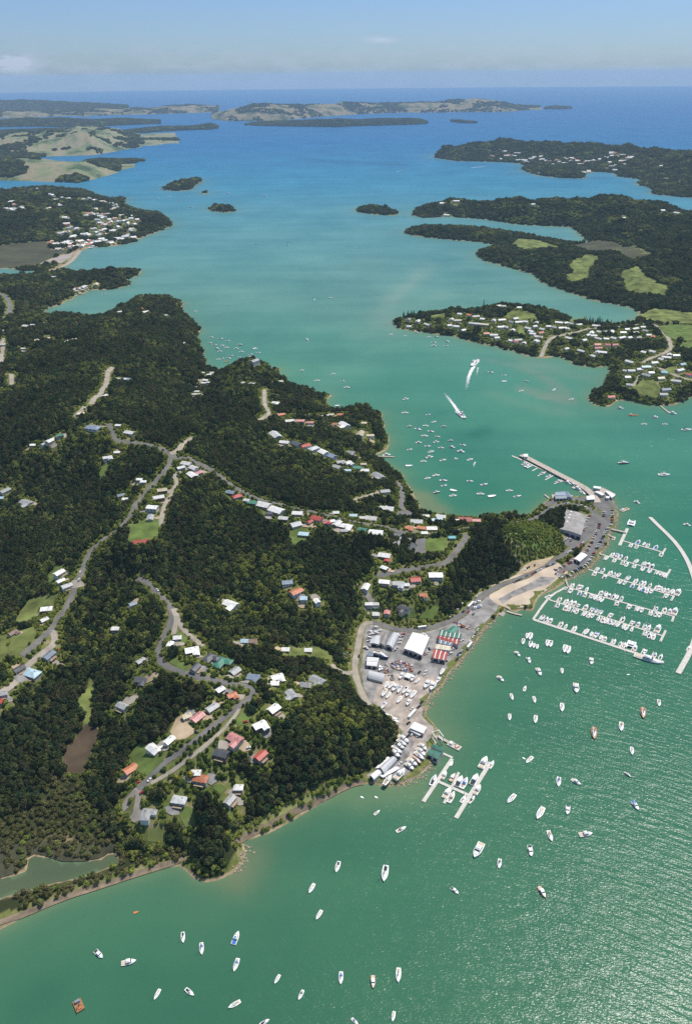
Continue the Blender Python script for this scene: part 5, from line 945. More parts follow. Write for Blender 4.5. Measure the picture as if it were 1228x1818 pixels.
brk, p, nn = line_deck('breakwater', '1153,918 1169,934 1184,948 1200,965 1214,985 1224,1005 1234,1035 1240,1075 1238,1115 1226,1154 1203,1195', 5.5, 1.0, m_pon, 1.4, 'long curved floating breakwater sheltering the marina', 'breakwater')
for i in range(0, len(p), 2): pile(brk, *(p[i]+nn[i]*3.1), 2.6)
# boatyard jetty
def hjetty(s, wd, name='jetty', label=None): return line_deck(name, s, wd, .7, m_pon, .8, label, 'jetty' if label else None)[0]
j0 = hjetty('802,1347 751,1423', 3.4, label='H-shaped floating jetty off the green boat shed')
for s, w_ in (('777,1387 833,1412', 2.8), ('814,1371 788,1426', 2.4), ('870,1353 809,1452', 3.6), ('785,1337 803,1345', 2.2)):
    c = line_deck('arm', s, w_, .69-.02*w_, m_pon, .8)[0]; c.parent = j0
for k, x, y, a_, L_, lb in (('yd', 769, 1385, 65, 19, 'white yacht on the outer side of the jetty landward arm'), ('lw', 788, 1376, 60, 14, 'white launch inside the jetty landward arm'), ('dw', 801, 1355, 60, 8, 'small white tender near the head of the jetty'), ('lo', 803, 1380, 60, 15, 'launch with red and brown decks on the middle arm'), ('ld', 815, 1387, 62, 19, 'first long white launch beside the jetty cross arm'), ('yb', 824, 1390, 62, 20, 'white yacht with blue canvas beside the jetty cross arm'),
        ('lw', 793, 1408, 60, 19, 'white launch on the landward side of the middle arm end'), ('yk', 801, 1415, 62, 20, 'white yacht with tan canvas at the middle arm end'), ('lw', 858, 1354, 62, 21, 'large white launch at the outer tip of the jetty'), ('yw', 872, 1357, 60, 14, 'white yacht on the seaward tip of the jetty'), ('ld', 842, 1384, 62, 20, 'white launch with dark cockpit inside the outer arm'), ('lw', 847, 1402, 60, 18, 'broad white launch outside the outer arm'), ('yw', 822, 1418, 55, 14, 'white yacht where the cross arm meets the outer arm'), ('yn', 837, 1419, 50, 15, 'white yacht with green canvas outside the outer arm')):
    tag(boat(k, x, y, a_, L_), lb, bcat(k), 'boats at the boatyard jetty')
# ------------------------------------------------------------------ wharf
whf, p, nn = line_deck('wharf', '925,807 954,822 975,833 998,845 1022,857 1040,867 1053,879 1060,892', 10.5, 3.4, m_wdeck, .9, 'long timber wharf curving out into the bay', 'wharf')
for i in range(0, len(p), 1):
    for s in (-1, 1): mb = MB(); q = p[i]+nn[i]*s*4.6; mb.tube((q[0], q[1], -2), (q[0], q[1], 2.6), .35, .35, 6); mb.build('pile', m_pile, whf)
wp, p2, n2 = line_deck('pontoon', '908,809 923,815 948,827 977,840 1007,854 1029,865 1043,876', 3, .6, m_pon, .8, 'thin white floating pontoon along the inner side of the wharf', 'pontoon')
for s in ('953,831 944,836', '969,837 954,845', '983,843 967,852', '1000,853 983,859'): c = line_deck('finger', s, 2.2, .52, m_pon, .6)[0]; c.parent = wp
for k, x, y, a_, L_, lb in (('ct', 937, 828, 25, 13, 'broad white catamaran inside the wharf head'), ('lw', 930, 824, 20, 11, 'white launch nearest the wharf head pontoon'), ('lw', 962, 841, 25, 11, 'white launch on the wharf pontoon second finger'), ('yb', 973, 845, 25, 11, 'yacht with blue canvas on the wharf pontoon third finger'), ('lw', 991, 855, 25, 12, 'white launch on the wharf pontoon last finger'), ('ld', 1007, 857, -25, 12, 'white launch lying along the wharf pontoon'), ('lw', 1017, 861, -25, 12, 'second white launch lying along the wharf pontoon'), ('lw', 1024, 868, -15, 14, 'big white cruiser inside the wharf bend'), ('yw', 1034, 875, -35, 12, 'white yacht closest to the root of the wharf')):
    tag(boat(k, x, y, a_, None, L_), lb, bcat(k), 'boats at the wharf')
# ------------------------------------------------------------------ sheds and other large buildings
m_shw = mat('shed_roof_white', (.80, .80, .78), .5, var=.04, scale=.2); m_shg = mat('shed_roof_grey', (.33, .315, .30), .8, var=.25, scale=.12); m_shs = mat('shed_roof_zinc', (.55, .56, .58), .45, var=.08, scale=.4); m_skl = mat('skylight_sheet', (.75, .74, .70), .5); m_shwall = mat('shed_wall', (.50, .50, .49), .8, var=.08, scale=.3)
def quadw(s, z): return [P(x, y, z) for x, y in (pts(s) if isinstance(s, str) else s)]
def shed(root, s, h, m, rise=1.2, ax=0, base=None, round_=False, mw=None, doors=0, strips=0, gz=2.6, tag_=''):
    """roof on four eave corners (photo pixels at eave height), ridge parallel to edge 0-1 (ax=0) or 1-2 (ax=1)"""
    q = quadw(s, gz+h); 
    if ax: q = q[1:]+q[:1]
    a, b, c, d = q; nseg = 8 if round_ else 2; rg = []
    for e0, e1 in ((a, d), (b, c)):
        rg.append([e0.lerp(e1, k/nseg)+Vector((0, 0, rise*(math.sin(math.pi*k/nseg)**.8 if round_ else 1-abs(2*k/nseg-1)))) for k in range(nseg+1)])
    mb = MB(); ov = (b-a).normalized()*.5; th = Vector((0, 0, .3)); up_ = [[v-ov+th for v in rg[0]], [v+ov+th for v in rg[1]]]; lo_ = [[v-ov for v in rg[0]], [v+ov for v in rg[1]]]
    n = nseg+1; mb.add(up_[0]+up_[1]+lo_[0]+lo_[1], [(k, k+1, n+k+1, n+k) for k in range(nseg)]+[(2*n+k+1, 2*n+k, 3*n+k, 3*n+k+1) for k in range(nseg)]+[(0, n, 3*n, 2*n), (n-1, 3*n-1, 4*n-1, 2*n-1)]+[(k+1, k, 2*n+k, 2*n+k+1) for k in range(nseg)]+[(n+k, n+k+1, 3*n+k+1, 3*n+k) for k in range(nseg)])
    ro = mb.build('roof', m, root); cc = (a+b+c+d)/4; ins_ = lambda v: v+(cc-v)*.015
    mb = MB(); bz = gz-2.5; t0 = [ins_(v)-Vector((0, 0, .02)) for v in rg[0]]; t1 = [ins_(v)-Vector((0, 0, .02)) for v in rg[1]]; fl = lambda v: Vector((v.x, v.y, bz))
    mb.add([fl(t0[0]), fl(t1[0]), t1[0], t0[0]], [(0, 1, 2, 3)]); mb.add([fl(t0[-1]), fl(t1[-1]), t1[-1], t0[-1]], [(1, 0, 3, 2)]); mb.add(t0+[fl(t0[-1]), fl(t0[0])], [tuple(range(n+2))]); mb.add(t1+[fl(t1[-1]), fl(t1[0])], [tuple(range(n+2))[::-1]])
    mb.build('wall', mw or m_shwall, root)
    for k in range(strips):
        f = (k+.5)/strips
        for s0, s1 in ((0, nseg//2), (nseg//2, nseg)):
            mb = MB(); p0 = rg[0][s0].lerp(rg[1][s0], f); p1 = rg[0][s1].lerp(rg[1][s1], f); w_ = (b-a).normalized()*.55; uz = Vector((0, 0, .36)); mb.add([p0-w_+uz, p0+w_+uz, p1+w_+uz, p1-w_+uz], [(0, 1, 2, 3)]); mb.build('skylight', m_skl, ro)
    if doors:     # on the wall that faces the camera
        edges = sorted([(a, b), (b, c), (c, d), (d, a)], key=lambda e: ((e[0]+e[1])/2).y)[:1]
        for e0, e1 in edges:
            u = (e1-e0).normalized(); nrm = Vector((u.y, -u.x, 0)); nrm = nrm if nrm.y < 0 else -nrm; L_ = (e1-e0).length
            for k in range(doors): cpt = e0+u*L_*(k+.5)/doors; mb = MB(); dw = min(4.5, L_/doors*.6); mb.box((cpt.x+nrm.x*.03, cpt.y+nrm.y*.03, gz+min(h*.38, 2.0)), (dw, .5, min(h*.75, 4)), 0, math.atan2(u.y, u.x)); mb.build('door', m_dark, root)
    return ro
def building(name, label, cat, parts):
    root = empty(name); c = None
    for a, k in parts: shed(root, *a, **k)
    allv = []; 
    for ch in root.children: allv += [v.co for v in ch.data.vertices]
    c = sum((v for v in allv), Vector())/len(allv); c.z = 2.6
    for ch in root.children: ch.data.transform(Matrix.Translation(-c))
    for ch in root.children:
        for g2 in ch.children: g2.data.transform(Matrix.Translation(-c))
    root.location = c; tag(root, label, cat); return root
f10 = lambda s: [(640+a/10.23, 1100+b/10.23) for a, b in pts(s)]
f68 = lambda s: [(740+a/6.822, 1020+b/6.822) for a, b in pts(s)]
f76 = lambda s: [(640+a/7.675, 1180+b/7.675) for a, b in pts(s)]
f77 = lambda s: [(640+a/7.675, 1280+b/7.675) for a, b in pts(s)]
f7 = lambda s: [(960+a/7.675, 860+b/7.675) for a, b in pts(s)]
building('boat_shed', 'big square white-roofed shed in the middle of the boatyard', 'shed', [(('732,1123 762,1132 749,1163 717,1151', 6.5, m_shw), dict(rise=.9, ax=1, doors=4))])
st = [(f68('340,690 430,622 505,662 455,722'), 5.5, RM['n'], 1.2, 0, 0), (f68('285,672 540,722 525,778 262,738'), 5.2, RM['n'], 1.5, 5, 0), (f68('262,742 512,788 496,852 256,782'), 5.2, RM['r'], 1.5, 5, 0), (f68('268,788 442,832 416,864 258,832'), 5.0, RM['b'], 1.2, 3, 0), (f68('240,842 408,872 396,922 224,900'), 5.0, RM['c'], 1.3, 3, 0), (f68('214,904 374,946 342,1042 186,1010'), 5.2, RM['r'], 1.6, 3, 2)]
building('warehouse', 'long warehouse with striped green, red, blue and cream roof sections', 'warehouse', [((s, h, m, r), dict(strips=n_, doors=d_)) for s, h, m, r, n_, d_ in st])
building('shed', 'low grey gabled shed beside the stored dinghies', 'shed', [((f10('215,330 355,300 330,450 155,430'), 4.2, m_shs, 1.2), dict(ax=1, doors=1))])
building('shed', 'narrow round-roofed shed between two wider sheds', 'shed', [((f10('440,240 515,260 430,480 345,440'), 3.6, m_shg, 2.2), dict(ax=1, round_=True, doors=1))])
building('shed', 'wide zinc round-roofed shed next to the white boat shed', 'shed', [((f10('560,260 690,295 580,520 445,470'), 4.0, m_shs, 2.8), dict(ax=1, round_=True, doors=1))])
building('shed', 'white saw-roofed workshop by the gravel road', 'shed', [((f10('125,680 330,700 310,770 118,755'), 4.4, m_shw, 1.6), {}), ((f10('118,762 300,778 290,850 112,832'), 4.2, m_shw, 1.3), dict(doors=2))])
building('shed', 'small slate-blue roofed office above the workshop', 'shed', [((f10('140,592 232,596 216,668 124,660'), 3.2, RM['b'], 1.0), {})])
building('shed', 'round-roofed zinc shed lying across the road end', 'shed', [((f76('130,85 335,132 300,238 104,185'), 2.8, m_shs, 3.2), dict(round_=True, doors=0))])
building('shed', 'small pale hut among the standing boats', 'shed', [((f76('640,115 705,135 660,190 592,165'), 3.0, m_shw, .8), dict(doors=1))])
building('shed', 'long white shed by the slipway square', 'shed', [((f77('745,18 897,85 852,172 668,98'), 5.0, m_shw, 1.0), dict(doors=0)), ((f77('664,104 812,184 800,200 652,122'), 3.0, m_shw, .3), dict(doors=3))])
building('boat_shed', 'green double-roofed boat shed standing over the water', 'shed', [((f77('990,318 1132,376 1100,424 955,352'), 4.5, RM['n'], .9), {}), ((f77('950,386 1096,432 1046,522 905,450'), 4.2, RM['n'], 1.0), dict(doors=2))])
building('shed', 'long zinc round-roofed shed at the boatyard point', 'shed', [((f77('400,508 494,532 322,715 250,640'), 3.6, m_shs, 2.6), dict(ax=1, round_=True, doors=0)), ((f77('350,490 396,508 246,640 196,645'), 3.2, m_shw, .4), dict(ax=1))])
building('shed', 'low white round-roofed shed at the end of the boatyard point', 'shed', [((f77('205,675 285,715 185,800 122,742'), 3.0, m_shw, 1.8), dict(ax=1, round_=True, doors=1))])
building('shed', 'flat pale store beside the long round-roofed shed', 'shed', [((f77('470,625 530,650 310,770 265,745'), 2.0, m_shw, .2), dict(ax=1))])
wsh = building('wharf_shed', 'great grey flat wharf shed with white rooflights', 'shed', [((f7('345,345 625,425 545,690 250,605'), 8.0, m_shg, .9), dict(ax=1, doors=4))])
for x, y in pts('408,372 478,385 393,415 463,428 380,455 450,468 357,505 430,518'):
    g = quadw(f7(f'{x},{y}'), 11.3)[0]; mb = MB(); mb.box((0, 0, 0), (3.0, 3.0, .6)); o = mb.build('skylight', m_skl, wsh); o.location = g-wsh.location+Vector((0, 0, .1)); o.rotation_euler = (0, 0, .3)
building('marina_office', 'white marina office at the edge of the car park', 'office', [(('1031,981 1042,986 1029,997 1018,992', 5.0, m_shw, .8), dict(ax=1, doors=2))])
building('waterfront_restaurant', 'blue-roofed waterside building on piles by the wharf', 'building', [((f7('200,105 320,95 330,150 190,150'), 4.5, RM['b'], 1.6), {}), ((f7('325,98 382,115 425,185 335,175'), 4.2, RM['b'], 1.4), dict(ax=1)), ((f7('185,152 332,150 345,192 200,196'), 4.0, RM['b'], 1.5), dict(doors=3))])
building('waterfront_office', 'white office at the root of the wharf', 'building', [((f7('618,160 712,148 728,205 622,212'), 4.5, m_shw, .8), dict(doors=3))])
q = P(1009, 884, 1.6); pl = MB()
pf, _, _ = line_deck('platform', '980,884 1018,885', 22, 1.5, m_wdeck, .7, 'timber platform under the blue-roofed waterside building', 'platform')
pf2, _, _ = line_deck('platform', '1062,868 1086,880', 17, 2.9, m_wdeck, .8, 'timber platform carrying the wharf ticket sheds', 'platform')
for s, lb in (('870,90 915,95 1005,150 965,185', 'longest white ticket shed on the wharf platform'), ('722,100 770,92 860,140 830,150', 'narrow white shed on the wharf edge'), ('720,22 815,35 800,62 712,48', 'white shed with awning at the bend of the wharf'), ('880,160 930,165 920,190 885,185', 'small cream kiosk on the wharf platform')):
    building('kiosk', lb, 'kiosk', [((f7(s), 3.4, m_shw, .6), dict(gz=3.0))])
building('wharf_hut', 'small white hut out on the wharf head', 'hut', [((('930,806 936,806 936,811 929,811'), 3.2, m_shw, .7), dict(gz=3.4))])
building('school', 'grey school block of long wings above the playing field', 'school', [((('684,950 712,960 706,972 679,961'), 4.2, RM['g'], 1.6), dict(gz=31, doors=4)), ((('712,951 732,954 724,968 706,962'), 4.2, RM['g'], 1.5), dict(gz=31)), ((('724,962 738,968 734,979 720,975'), 4.0, RM['d'], 1.4), dict(gz=31, ax=1)), ((('700,946 712,946 710,952 699,952'), 3.6, RM['d'], 1.2), dict(gz=33)), ((('713,970 722,973 728,984 720,985'), 3.2, m_shw, .5), dict(gz=30))])
building('hall', 'long red-roofed hall with a white ridge below the playing field', 'hall', [((('236,960 267,957 268,964 238,970'), 4.0, RM['r'], 1.4), dict(gz=72, doors=3))])
# crane barge, travel lift frame, ramp and small jetties
def small_jetty(s, wd, label, z=1.3): 
    o, p_, n_ = line_deck('jetty', s, wd, z, m_wdeck, .4, label, 'jetty')
    for i in range(0, len(p_), 1): pile(o, *(p_[i]+n_[i]*wd*.5), z)
small_jetty('657,809 680,810 700,811', 3.0, 'thin pale jetty reaching from the small bay shore'); tag(boat('lw', 686, 808, 5, None, 13), 'white launch alongside the thin pale jetty', 'launch')
small_jetty('1168,716 1176,724 1186,732', 3.0, 'long jetty with a landing on the eastern shore'); tag(boat('lw', 1193, 734, -12, None, 14), 'white launch at the end of the eastern jetty', 'launch')
small_jetty('899,1085 912,1089 926,1092', 2.6, 'short jetty beside the boat ramp'); small_jetty('741,591 737,588', 3, 'tiny jetty at the far peninsula tip')
small_jetty('774,1305 790,1314 806,1323', 3.0, 'slipway jetty ending at the crane barge'); small_jetty('966,878 975,885', 2.5, 'small jetty beside the blue-roofed building'); small_jetty('1024,881 1026,888', 2.5, 'tiny L-shaped landing near the wharf root')
ramp_ = MB(); a, b, c, d = [P(x, y, z) for x, y, z in ((876, 1080, 2.75), (900, 1089, -.4), (896, 1096, -.4), (872, 1086, 2.75))]; ramp_.add([a, b, c, d], [(0, 3, 2, 1)]); tag(ramp_.build('ramp', m_con), 'pale concrete boat ramp running into the water', 'ramp', kind='structure')
def barge(name, x, y, Lm, Wd, ang, label, crane=True, m=None, load=None):
    g = P(x, y, .8); q_ = P(x+math.cos(R(ang))*4, y-math.sin(R(ang))*4, .8)-g; root = empty(name, (g.x, g.y, 0), math.atan2(q_.y, q_.x)); mb = MB(); mb.loft([[(-Lm/2, -Wd/2, -.4), (-Lm/2, -Wd/2, 1.1), (-Lm/2, Wd/2, 1.1), (-Lm/2, Wd/2, -.4)], [(Lm/2-.8, -Wd/2, -.4), (Lm/2, -Wd/2, 1.1), (Lm/2, Wd/2, 1.1), (Lm/2-.8, Wd/2, -.4)]], 0, True, True); mb.build('hull', m or m_wood, root)
    mb = MB(); mb.box((-Lm*.26, 0, 2.1), (Lm*.22, Wd*.55, 2.0), 0, 0, .95); mb.build('cabin', load or m_hull, root)
    if crane: mb = MB(); mb.tube((Lm*.1, 0, 1.0), (Lm*.1, 0, 4.5), .35, .3); mb.tube((Lm*.1, 0, 4.4), (Lm*.55, 0, 8.5), .22, .14); mb.build('crane', m_alu if load is None else m_wood, root)
    mb = MB(); [mb.box((Lm*fx_, Wd*fy_, 1.35), (Lm*.12, Wd*.22, .5), 0, fx_) for fx_, fy_ in ((.02, .25), (.2, -.25), (.33, .2), (.3, -.05))]; mb.build('cargo', mat(name+'_cargo', (.45, .2, .08), .8), root); tag(root, label, 'barge'); return root
brg = barge('work_barge', 140, 1785, 8.6, 5.6, -68, 'rusty brown work barge with a slate cabin and loose deck gear', True, m_wood, RM['b'])
barge('crane_barge', 806, 1324, 13, 6, -28, 'crane barge with white wheelhouse at the slipway jetty', True, m_pon)
barge('work_barge', 1123, 737, 17, 6, 0, 'long brown barge lying off the eastern point', False, m_wood, m_teak); barge('work_boat', 1108, 905, 15, 6, 20, 'pale work barge with gear moored off the wharf car park', True, m_teak)
tl = empty('travel_lift', P(776, 1314, 2.6)); tl.rotation_euler = (0, 0, .4); mb = MB()
for sx_ in (-3.5, 3.5):
    for sy_ in (-4.5, 4.5): mb.box((sx_, sy_, 3.6), (.5, .5, 7.2))
    mb.box((sx_, 0, 7.3), (.6, 9.6, .6)); mb.box((sx_, 0, .8), (.5, 9.0, .4))
mb.box((0, 4.5, 7.4), (7, .5, .5)); mb.build('frame', m_shw, tl); mb = MB(); [mb.tube((sx_-.25, sy_, .5), (sx_+.25, sy_, .5), .6, .6, 10) for sx_ in (-3.5, 3.5) for sy_ in (-4.5, 4.5)]; mb.build('wheel', m_blk, tl); tag(tl, 'white straddle boat lift beside the green boat shed', 'boat lift')
# ------------------------------------------------------------------ boats standing ashore
def ashore(s, f, ang, group, ph, Lm=9.5, kinds='yw yw lw yb yd yk lw yw'):
    ks = kinds.split(); L_ = [(x, y) for x, y in f(s)]; L_.sort(key=lambda e: e[1])
    for i, (x, y) in enumerate(L_):
        k = ks[i % len(ks)]; o = boat(k, x, y, ang+random.uniform(-7, 7), None, Lm*random.uniform(.85, 1.15), z=3.9); mb = MB(); [mb.box((fx_, 0, -.85), (.35, 2.4, .95)) for fx_ in (-2.2, 2.0)]; mb.box((0, 0, -.75), (7, .35, .9)); mb.build('cradle', m_blk, o)
        tag(o, f'{bname(k)} on a cradle {ph}, {ordw(i)} from the north', bcat(k), group)
ashore('345,275 410,280 465,310 525,335 600,345 645,385 710,405 320,380 375,415 525,475 650,510 310,555', f76, 238, 'boats standing in the gravel yard', 'in the gravel yard', 10.5)
ashore('580,245 560,290 530,340 490,390 465,440', f77, -30, 'boats along the bush edge', 'along the bush edge', 10.5, 'lw yw ld yw lw')
ashore('845,350 820,420 800,470 770,530 700,560 665,615', f77, -38, 'boats along the sea wall', 'along the sea wall', 11, 'lw lw yw yo lw lw')
ashore('535,725 370,800', f77, 50, 'boats at the point', 'on the boatyard point', 12, 'lw yw'); ashore('905,265 980,290', f76, 240, 'launches by the shore track', 'by the shore track', 13, 'lw lw'); ashore('770,215 555,150 710,180', f76, 235, 'boats by the pale hut', 'by the pale hut', 9, 'lw ld yw')
ashore('1105,95 1055,205 270,45', f76, 235, 'boats by the rubble bank', 'near the rubble bank', 9, 'ld yw lw')
ashore('270,130 175,210 240,215 290,235 340,190 160,320 165,370 200,250', f10, 10, 'small boats by the grey shed', 'near the grey shed', 5.5, 'ld yw ld yb'); ashore('1170,275 680,270 350,870 100,505', f10, -30, 'boats between the sheds', 'between the sheds', 7, 'ld yw lw')
ashore('660,160 630,205 585,220 540,245 535,290 530,355 650,240 615,285', f68, 30, 'boats parked beside the shore road', 'beside the shore road', 6.5, 'ld yb ld yn')
ashore('695,400 745,325 760,380 900,50 860,75 755,75 700,340', f68, 25, 'boats on trailers at the ramp', 'on the ramp parking', 6.5, 'ld ld lb')
o = boat('yh', 676, 1163, -20, None, 17, z=4.6); tag(o, 'big dark hulled yacht on the slab beside the workshop', 'yacht')
for i, (x, y) in enumerate(f76('250,615 310,650 350,675 420,705 470,730 495,770 345,730')): tag(boat('dw', x, y, -25+random.uniform(-20, 20), None, 5.2, z=2.75), f'small white dinghy drawn up along the bush edge, {ordw(i)} from the road', 'dinghy', 'dinghies along the bush edge')
# ------------------------------------------------------------------ cars
CC = {'w': ('white', (.75, .75, .74)), 's': ('silver', (.48, .50, .52)), 'k': ('black', (.02, .02, .025)), 'r': ('red', (.42, .03, .03)), 'b': ('blue', (.04, .09, .30)), 'g': ('grey', (.16, .17, .18)), 'n': ('green', (.03, .13, .08))}
def car_mesh(c):
    mb = MB(); mb.loft([[(x, -.85, .35), (x, -.88, z), (x, .88, z), (x, .85, .35)] for x, z in ((-2.15, .78), (-2.0, .95), (-1.2, .98), (.9, .95), (1.9, .82), (2.15, .65))], 0, True, True); mb.loft([[(x, -w_, .93), (x+t_, -w_*.82, z), (x+t_, w_*.82, z), (x, w_, .93)] for x, w_, z, t_ in ((-1.75, .8, 1.0, 0), (-1.3, .8, 1.44, 0), (.15, .8, 1.46, 0), (.95, .78, .97, 0))], 1, True, True); mb.box((-.55, 0, 1.47), (1.5, 1.25, .06), 0)
    for x in (-1.35, 1.35):
        for y in (-.82, .82): mb.tube((x, y-.1, .32), (x, y+.1, .32), .32, .32, 8, 2)
    o = mb.build('parked_car', [mat('car_paint_'+CC[c][0], CC[c][1], .25, spec=.6), m_win, m_blk]); return o
CM = {}
def car(x, y, ang, c, z=None):
    g = cast(x, y, .6) if z is None else P(x, y, z+.6); q_ = P(x+math.cos(R(ang))*4, y-math.sin(R(ang))*4, g.z)-P(x, y, g.z); gz = float(H(g.x, g.y))+.45 if z is None else z
    if c not in CM: CM[c] = car_mesh(c); o = CM[c]
    else: o = CM[c].copy(); C.objects.link(o)
    o.location = (g.x, g.y, gz); o.rotation_euler = (0, 0, math.atan2(q_.y, q_.x)+(math.pi if random.random() < .5 else 0)); o.scale = (1.08, 1.08, 1.08); return o
def carrow(L_, ang, ph, frm, group, cols='wskwgwrwkbswwgk', rev=False):
    cnt = {}
    for i, (x, y) in enumerate(sorted(L_, key=lambda e: e[1], reverse=rev)):
        c = cols[(i*7+len(L_)) % len(cols)]; o = car(x, y, ang+random.uniform(-4, 4), c); cnt.setdefault(c, []).append(o)
    for c, os_ in cnt.items():
        for i, o in enumerate(os_): tag(o, f'{CC[c][0]} car {ph}'+('' if len(os_) == 1 else f', {ordw(i)} from {frm}'), 'car', group)
f61 = lambda s: [(880+a/6.14, 960+b/6.14) for a, b in pts(s)]
carrow(f7('970,360 968,385 975,420 965,450 962,485 965,515 945,555 910,600 890,615 880,640 870,665 855,695 845,715 825,745 815,770 800,795 785,820 770,850 755,875 715,940 705,970 690,995 655,1035'), 5, 'in the seaward row of the marina car park', 'the wharf', 'cars in the marina car park')
carrow(f7('795,545 788,570 780,595 765,635 750,655 740,685 720,705 710,735 695,780 680,800 650,845 640,890 615,915 600,930'), -20, 'in the inland row of the marina car park', 'the wharf', 'cars in the marina car park')
carrow(f7('855,380 850,405 850,435'), 0, 'by the planted strip in the car park', 'the wharf', 'cars in the marina car park')
carrow(f61('645,320 665,318 705,290 740,275 790,250 810,242 830,232'), -35, 'beside the marina office row', 'the office', 'cars in the lower car park')
carrow(f61('775,385 800,378 830,345 860,330 880,318 900,305 925,295 945,288 975,270 1000,250 1015,235 1025,210'), -35, 'along the sea wall of the lower car park', 'the office', 'cars in the lower car park')
carrow(f61('650,360 670,372 692,386 720,400 745,395 740,340'), 60, 'at the dead end of the lower car park', 'the office', 'cars in the lower car park')
carrow(f61('330,385 400,360 430,345 455,330 490,315 555,280 590,265 620,255 665,215 690,205'), 30, 'parked along the verge of the shore road', 'the wharf', 'cars along the shore road')
carrow(f61('205,452 225,442 245,432 270,417'), 30, 'beside the sand fill', 'the wharf', 'cars by the sand fill', 'kgk'); carrow(f61('295,325 318,318 340,300 360,290 420,270 480,265'), 70, 'on the clay bank above the shore road', 'the wharf', 'cars on the clay bank', 'kwkkw')
carrow(f7('400,910 370,925 430,885 480,855 540,815 570,795'), 40, 'parked in line below the wharf shed', 'the wharf', 'cars below the wharf shed', 'rwkrw'); carrow(f7('350,740 390,745 400,775 440,695 505,712 320,765'), 20, 'in the small lot under the wharf shed', 'the shed', 'cars under the wharf shed', 'wgsw')
carrow(f7('600,590 575,630 660,430 640,465 620,495'), 10, 'against the seaward wall of the wharf shed', 'the wharf', 'cars against the wharf shed', 'wrww')
carrow(f7('125,320 165,335 320,262 365,262 540,290 600,312 655,275 680,300 15,405'), 20, 'on the curve of road by the wharf', 'the wharf', 'cars on the wharf road', 'ws')
carrow(f68('720,270 560,450 490,425 410,505 620,455 680,480 735,670 710,715 680,755 640,810 540,930 520,955 515,985 500,965 480,1030'), 45, 'on the open ground by the sea wall', 'the ramp', 'cars on the yard front')
carrow(f68('345,1055 235,1055 185,1045 100,965 130,890 140,915 120,940 435,885 430,905 410,955 390,965 545,800 505,625 545,640 610,640'), 20, 'around the striped warehouse', 'the ramp', 'cars round the warehouse', 'wrswkw')
carrow(f10('770,270 750,310 720,370 700,430 650,520 610,560 560,540 1190,570 1180,630 1030,680 1060,690 960,660 320,490'), 15, 'between the round-roofed sheds', 'the road', 'cars between the sheds', 'wrswwk')
carrow(f76('800,105 885,95 865,140 800,570 830,515 700,605 650,800 790,580'), 40, 'on the grey yard road', 'the north', 'cars on the yard road', 'bkwkwk'); carrow(f77('650,205 700,190 780,205 515,520 540,580'), 40, 'in front of the long white shed', 'the north', 'cars by the long shed', 'kwkw')
for x, y, a_, c, l in ((266, 1385, 40, 'w', 'white van-like car waiting at the turning circle'), (245, 1390, 30, 'r', 'red car at the upper edge of the turning circle'), (253, 1407, 20, 'r', 'second red car at the lower edge of the turning circle'), (222, 1453, 30, 'r', 'red car on the curved drive below the turning circle'), (436, 1282, 10, 'r', 'red car on the lawn between the lanes'), (349, 1300, -30, 'k', 'dark car beside the bare building plot'), (280, 1048, -50, 'w', 'white car on the hilltop bend'), (141, 1029, 65, 'w', 'white car on the western valley road'), (143, 1016, 65, 'w', 'second white car higher up the western valley road'), (290, 799, -20, 'k', 'dark car on the ridge road bend'), (300, 885, 60, 'k', 'dark car on the lane by the playing field'), (105, 1155, 60, 'r', 'red car beside the western slate-roofed house'), (441, 1328, 20, 'w', 'white car in the drive of the red-roofed house'), (455, 887, -30, 'k', 'dark car on the ridge road straight'), (687, 1148, 80, 'k', 'dark car on the gravel road by the sheds'), (637, 1165, 80, 'k', 'dark car on the gravel road behind the yard')): tag(car(x, y, a_, c), l, 'car')
def long_box(name, x, y, L_, ang, label, cat, m=m_shw, hgt=2.6, wd=2.5):
    g = P(x, y, 2.6+hgt*.5); q_ = P(x+math.cos(R(ang))*4, y-math.sin(R(ang))*4, g.z)-g; root = empty(name, (g.x, g.y, 2.75), math.atan2(q_.y, q_.x)); mb = MB(); mb.box((0, 0, hgt/2+.4), (L_, wd, hgt), 0, 0, .97); mb.build('body', m, root); mb = MB(); mb.box((0, 0, hgt*.7+.3), (L_*.96, wd+.06, .7)); mb.build('window', m_win, root)
    for fx_ in (-.33, .33): mb = MB(); mb.tube((L_*fx_, -wd/2-.03, .45), (L_*fx_, wd/2+.03, .45), .45, .45, 10); mb.build('wheel', m_blk, root)
    tag(root, label, cat)
long_box('bus', 749, 1114, 10, 8, 'white bus on the road above the big white shed', 'bus'); long_box('bus', 833, 1146, 11, 52, 'long white bus at the sea wall by the warehouse', 'bus'); long_box('bus', 835, 1074, 13, 45, 'long white coach beside the shore road', 'bus'); long_box('truck', 731, 1268, 13, 48, 'long white truck on the yard road near the slip', 'truck'); long_box('bus', 659, 1145, 7, 35, 'white caravan by the gravel road', 'caravan')
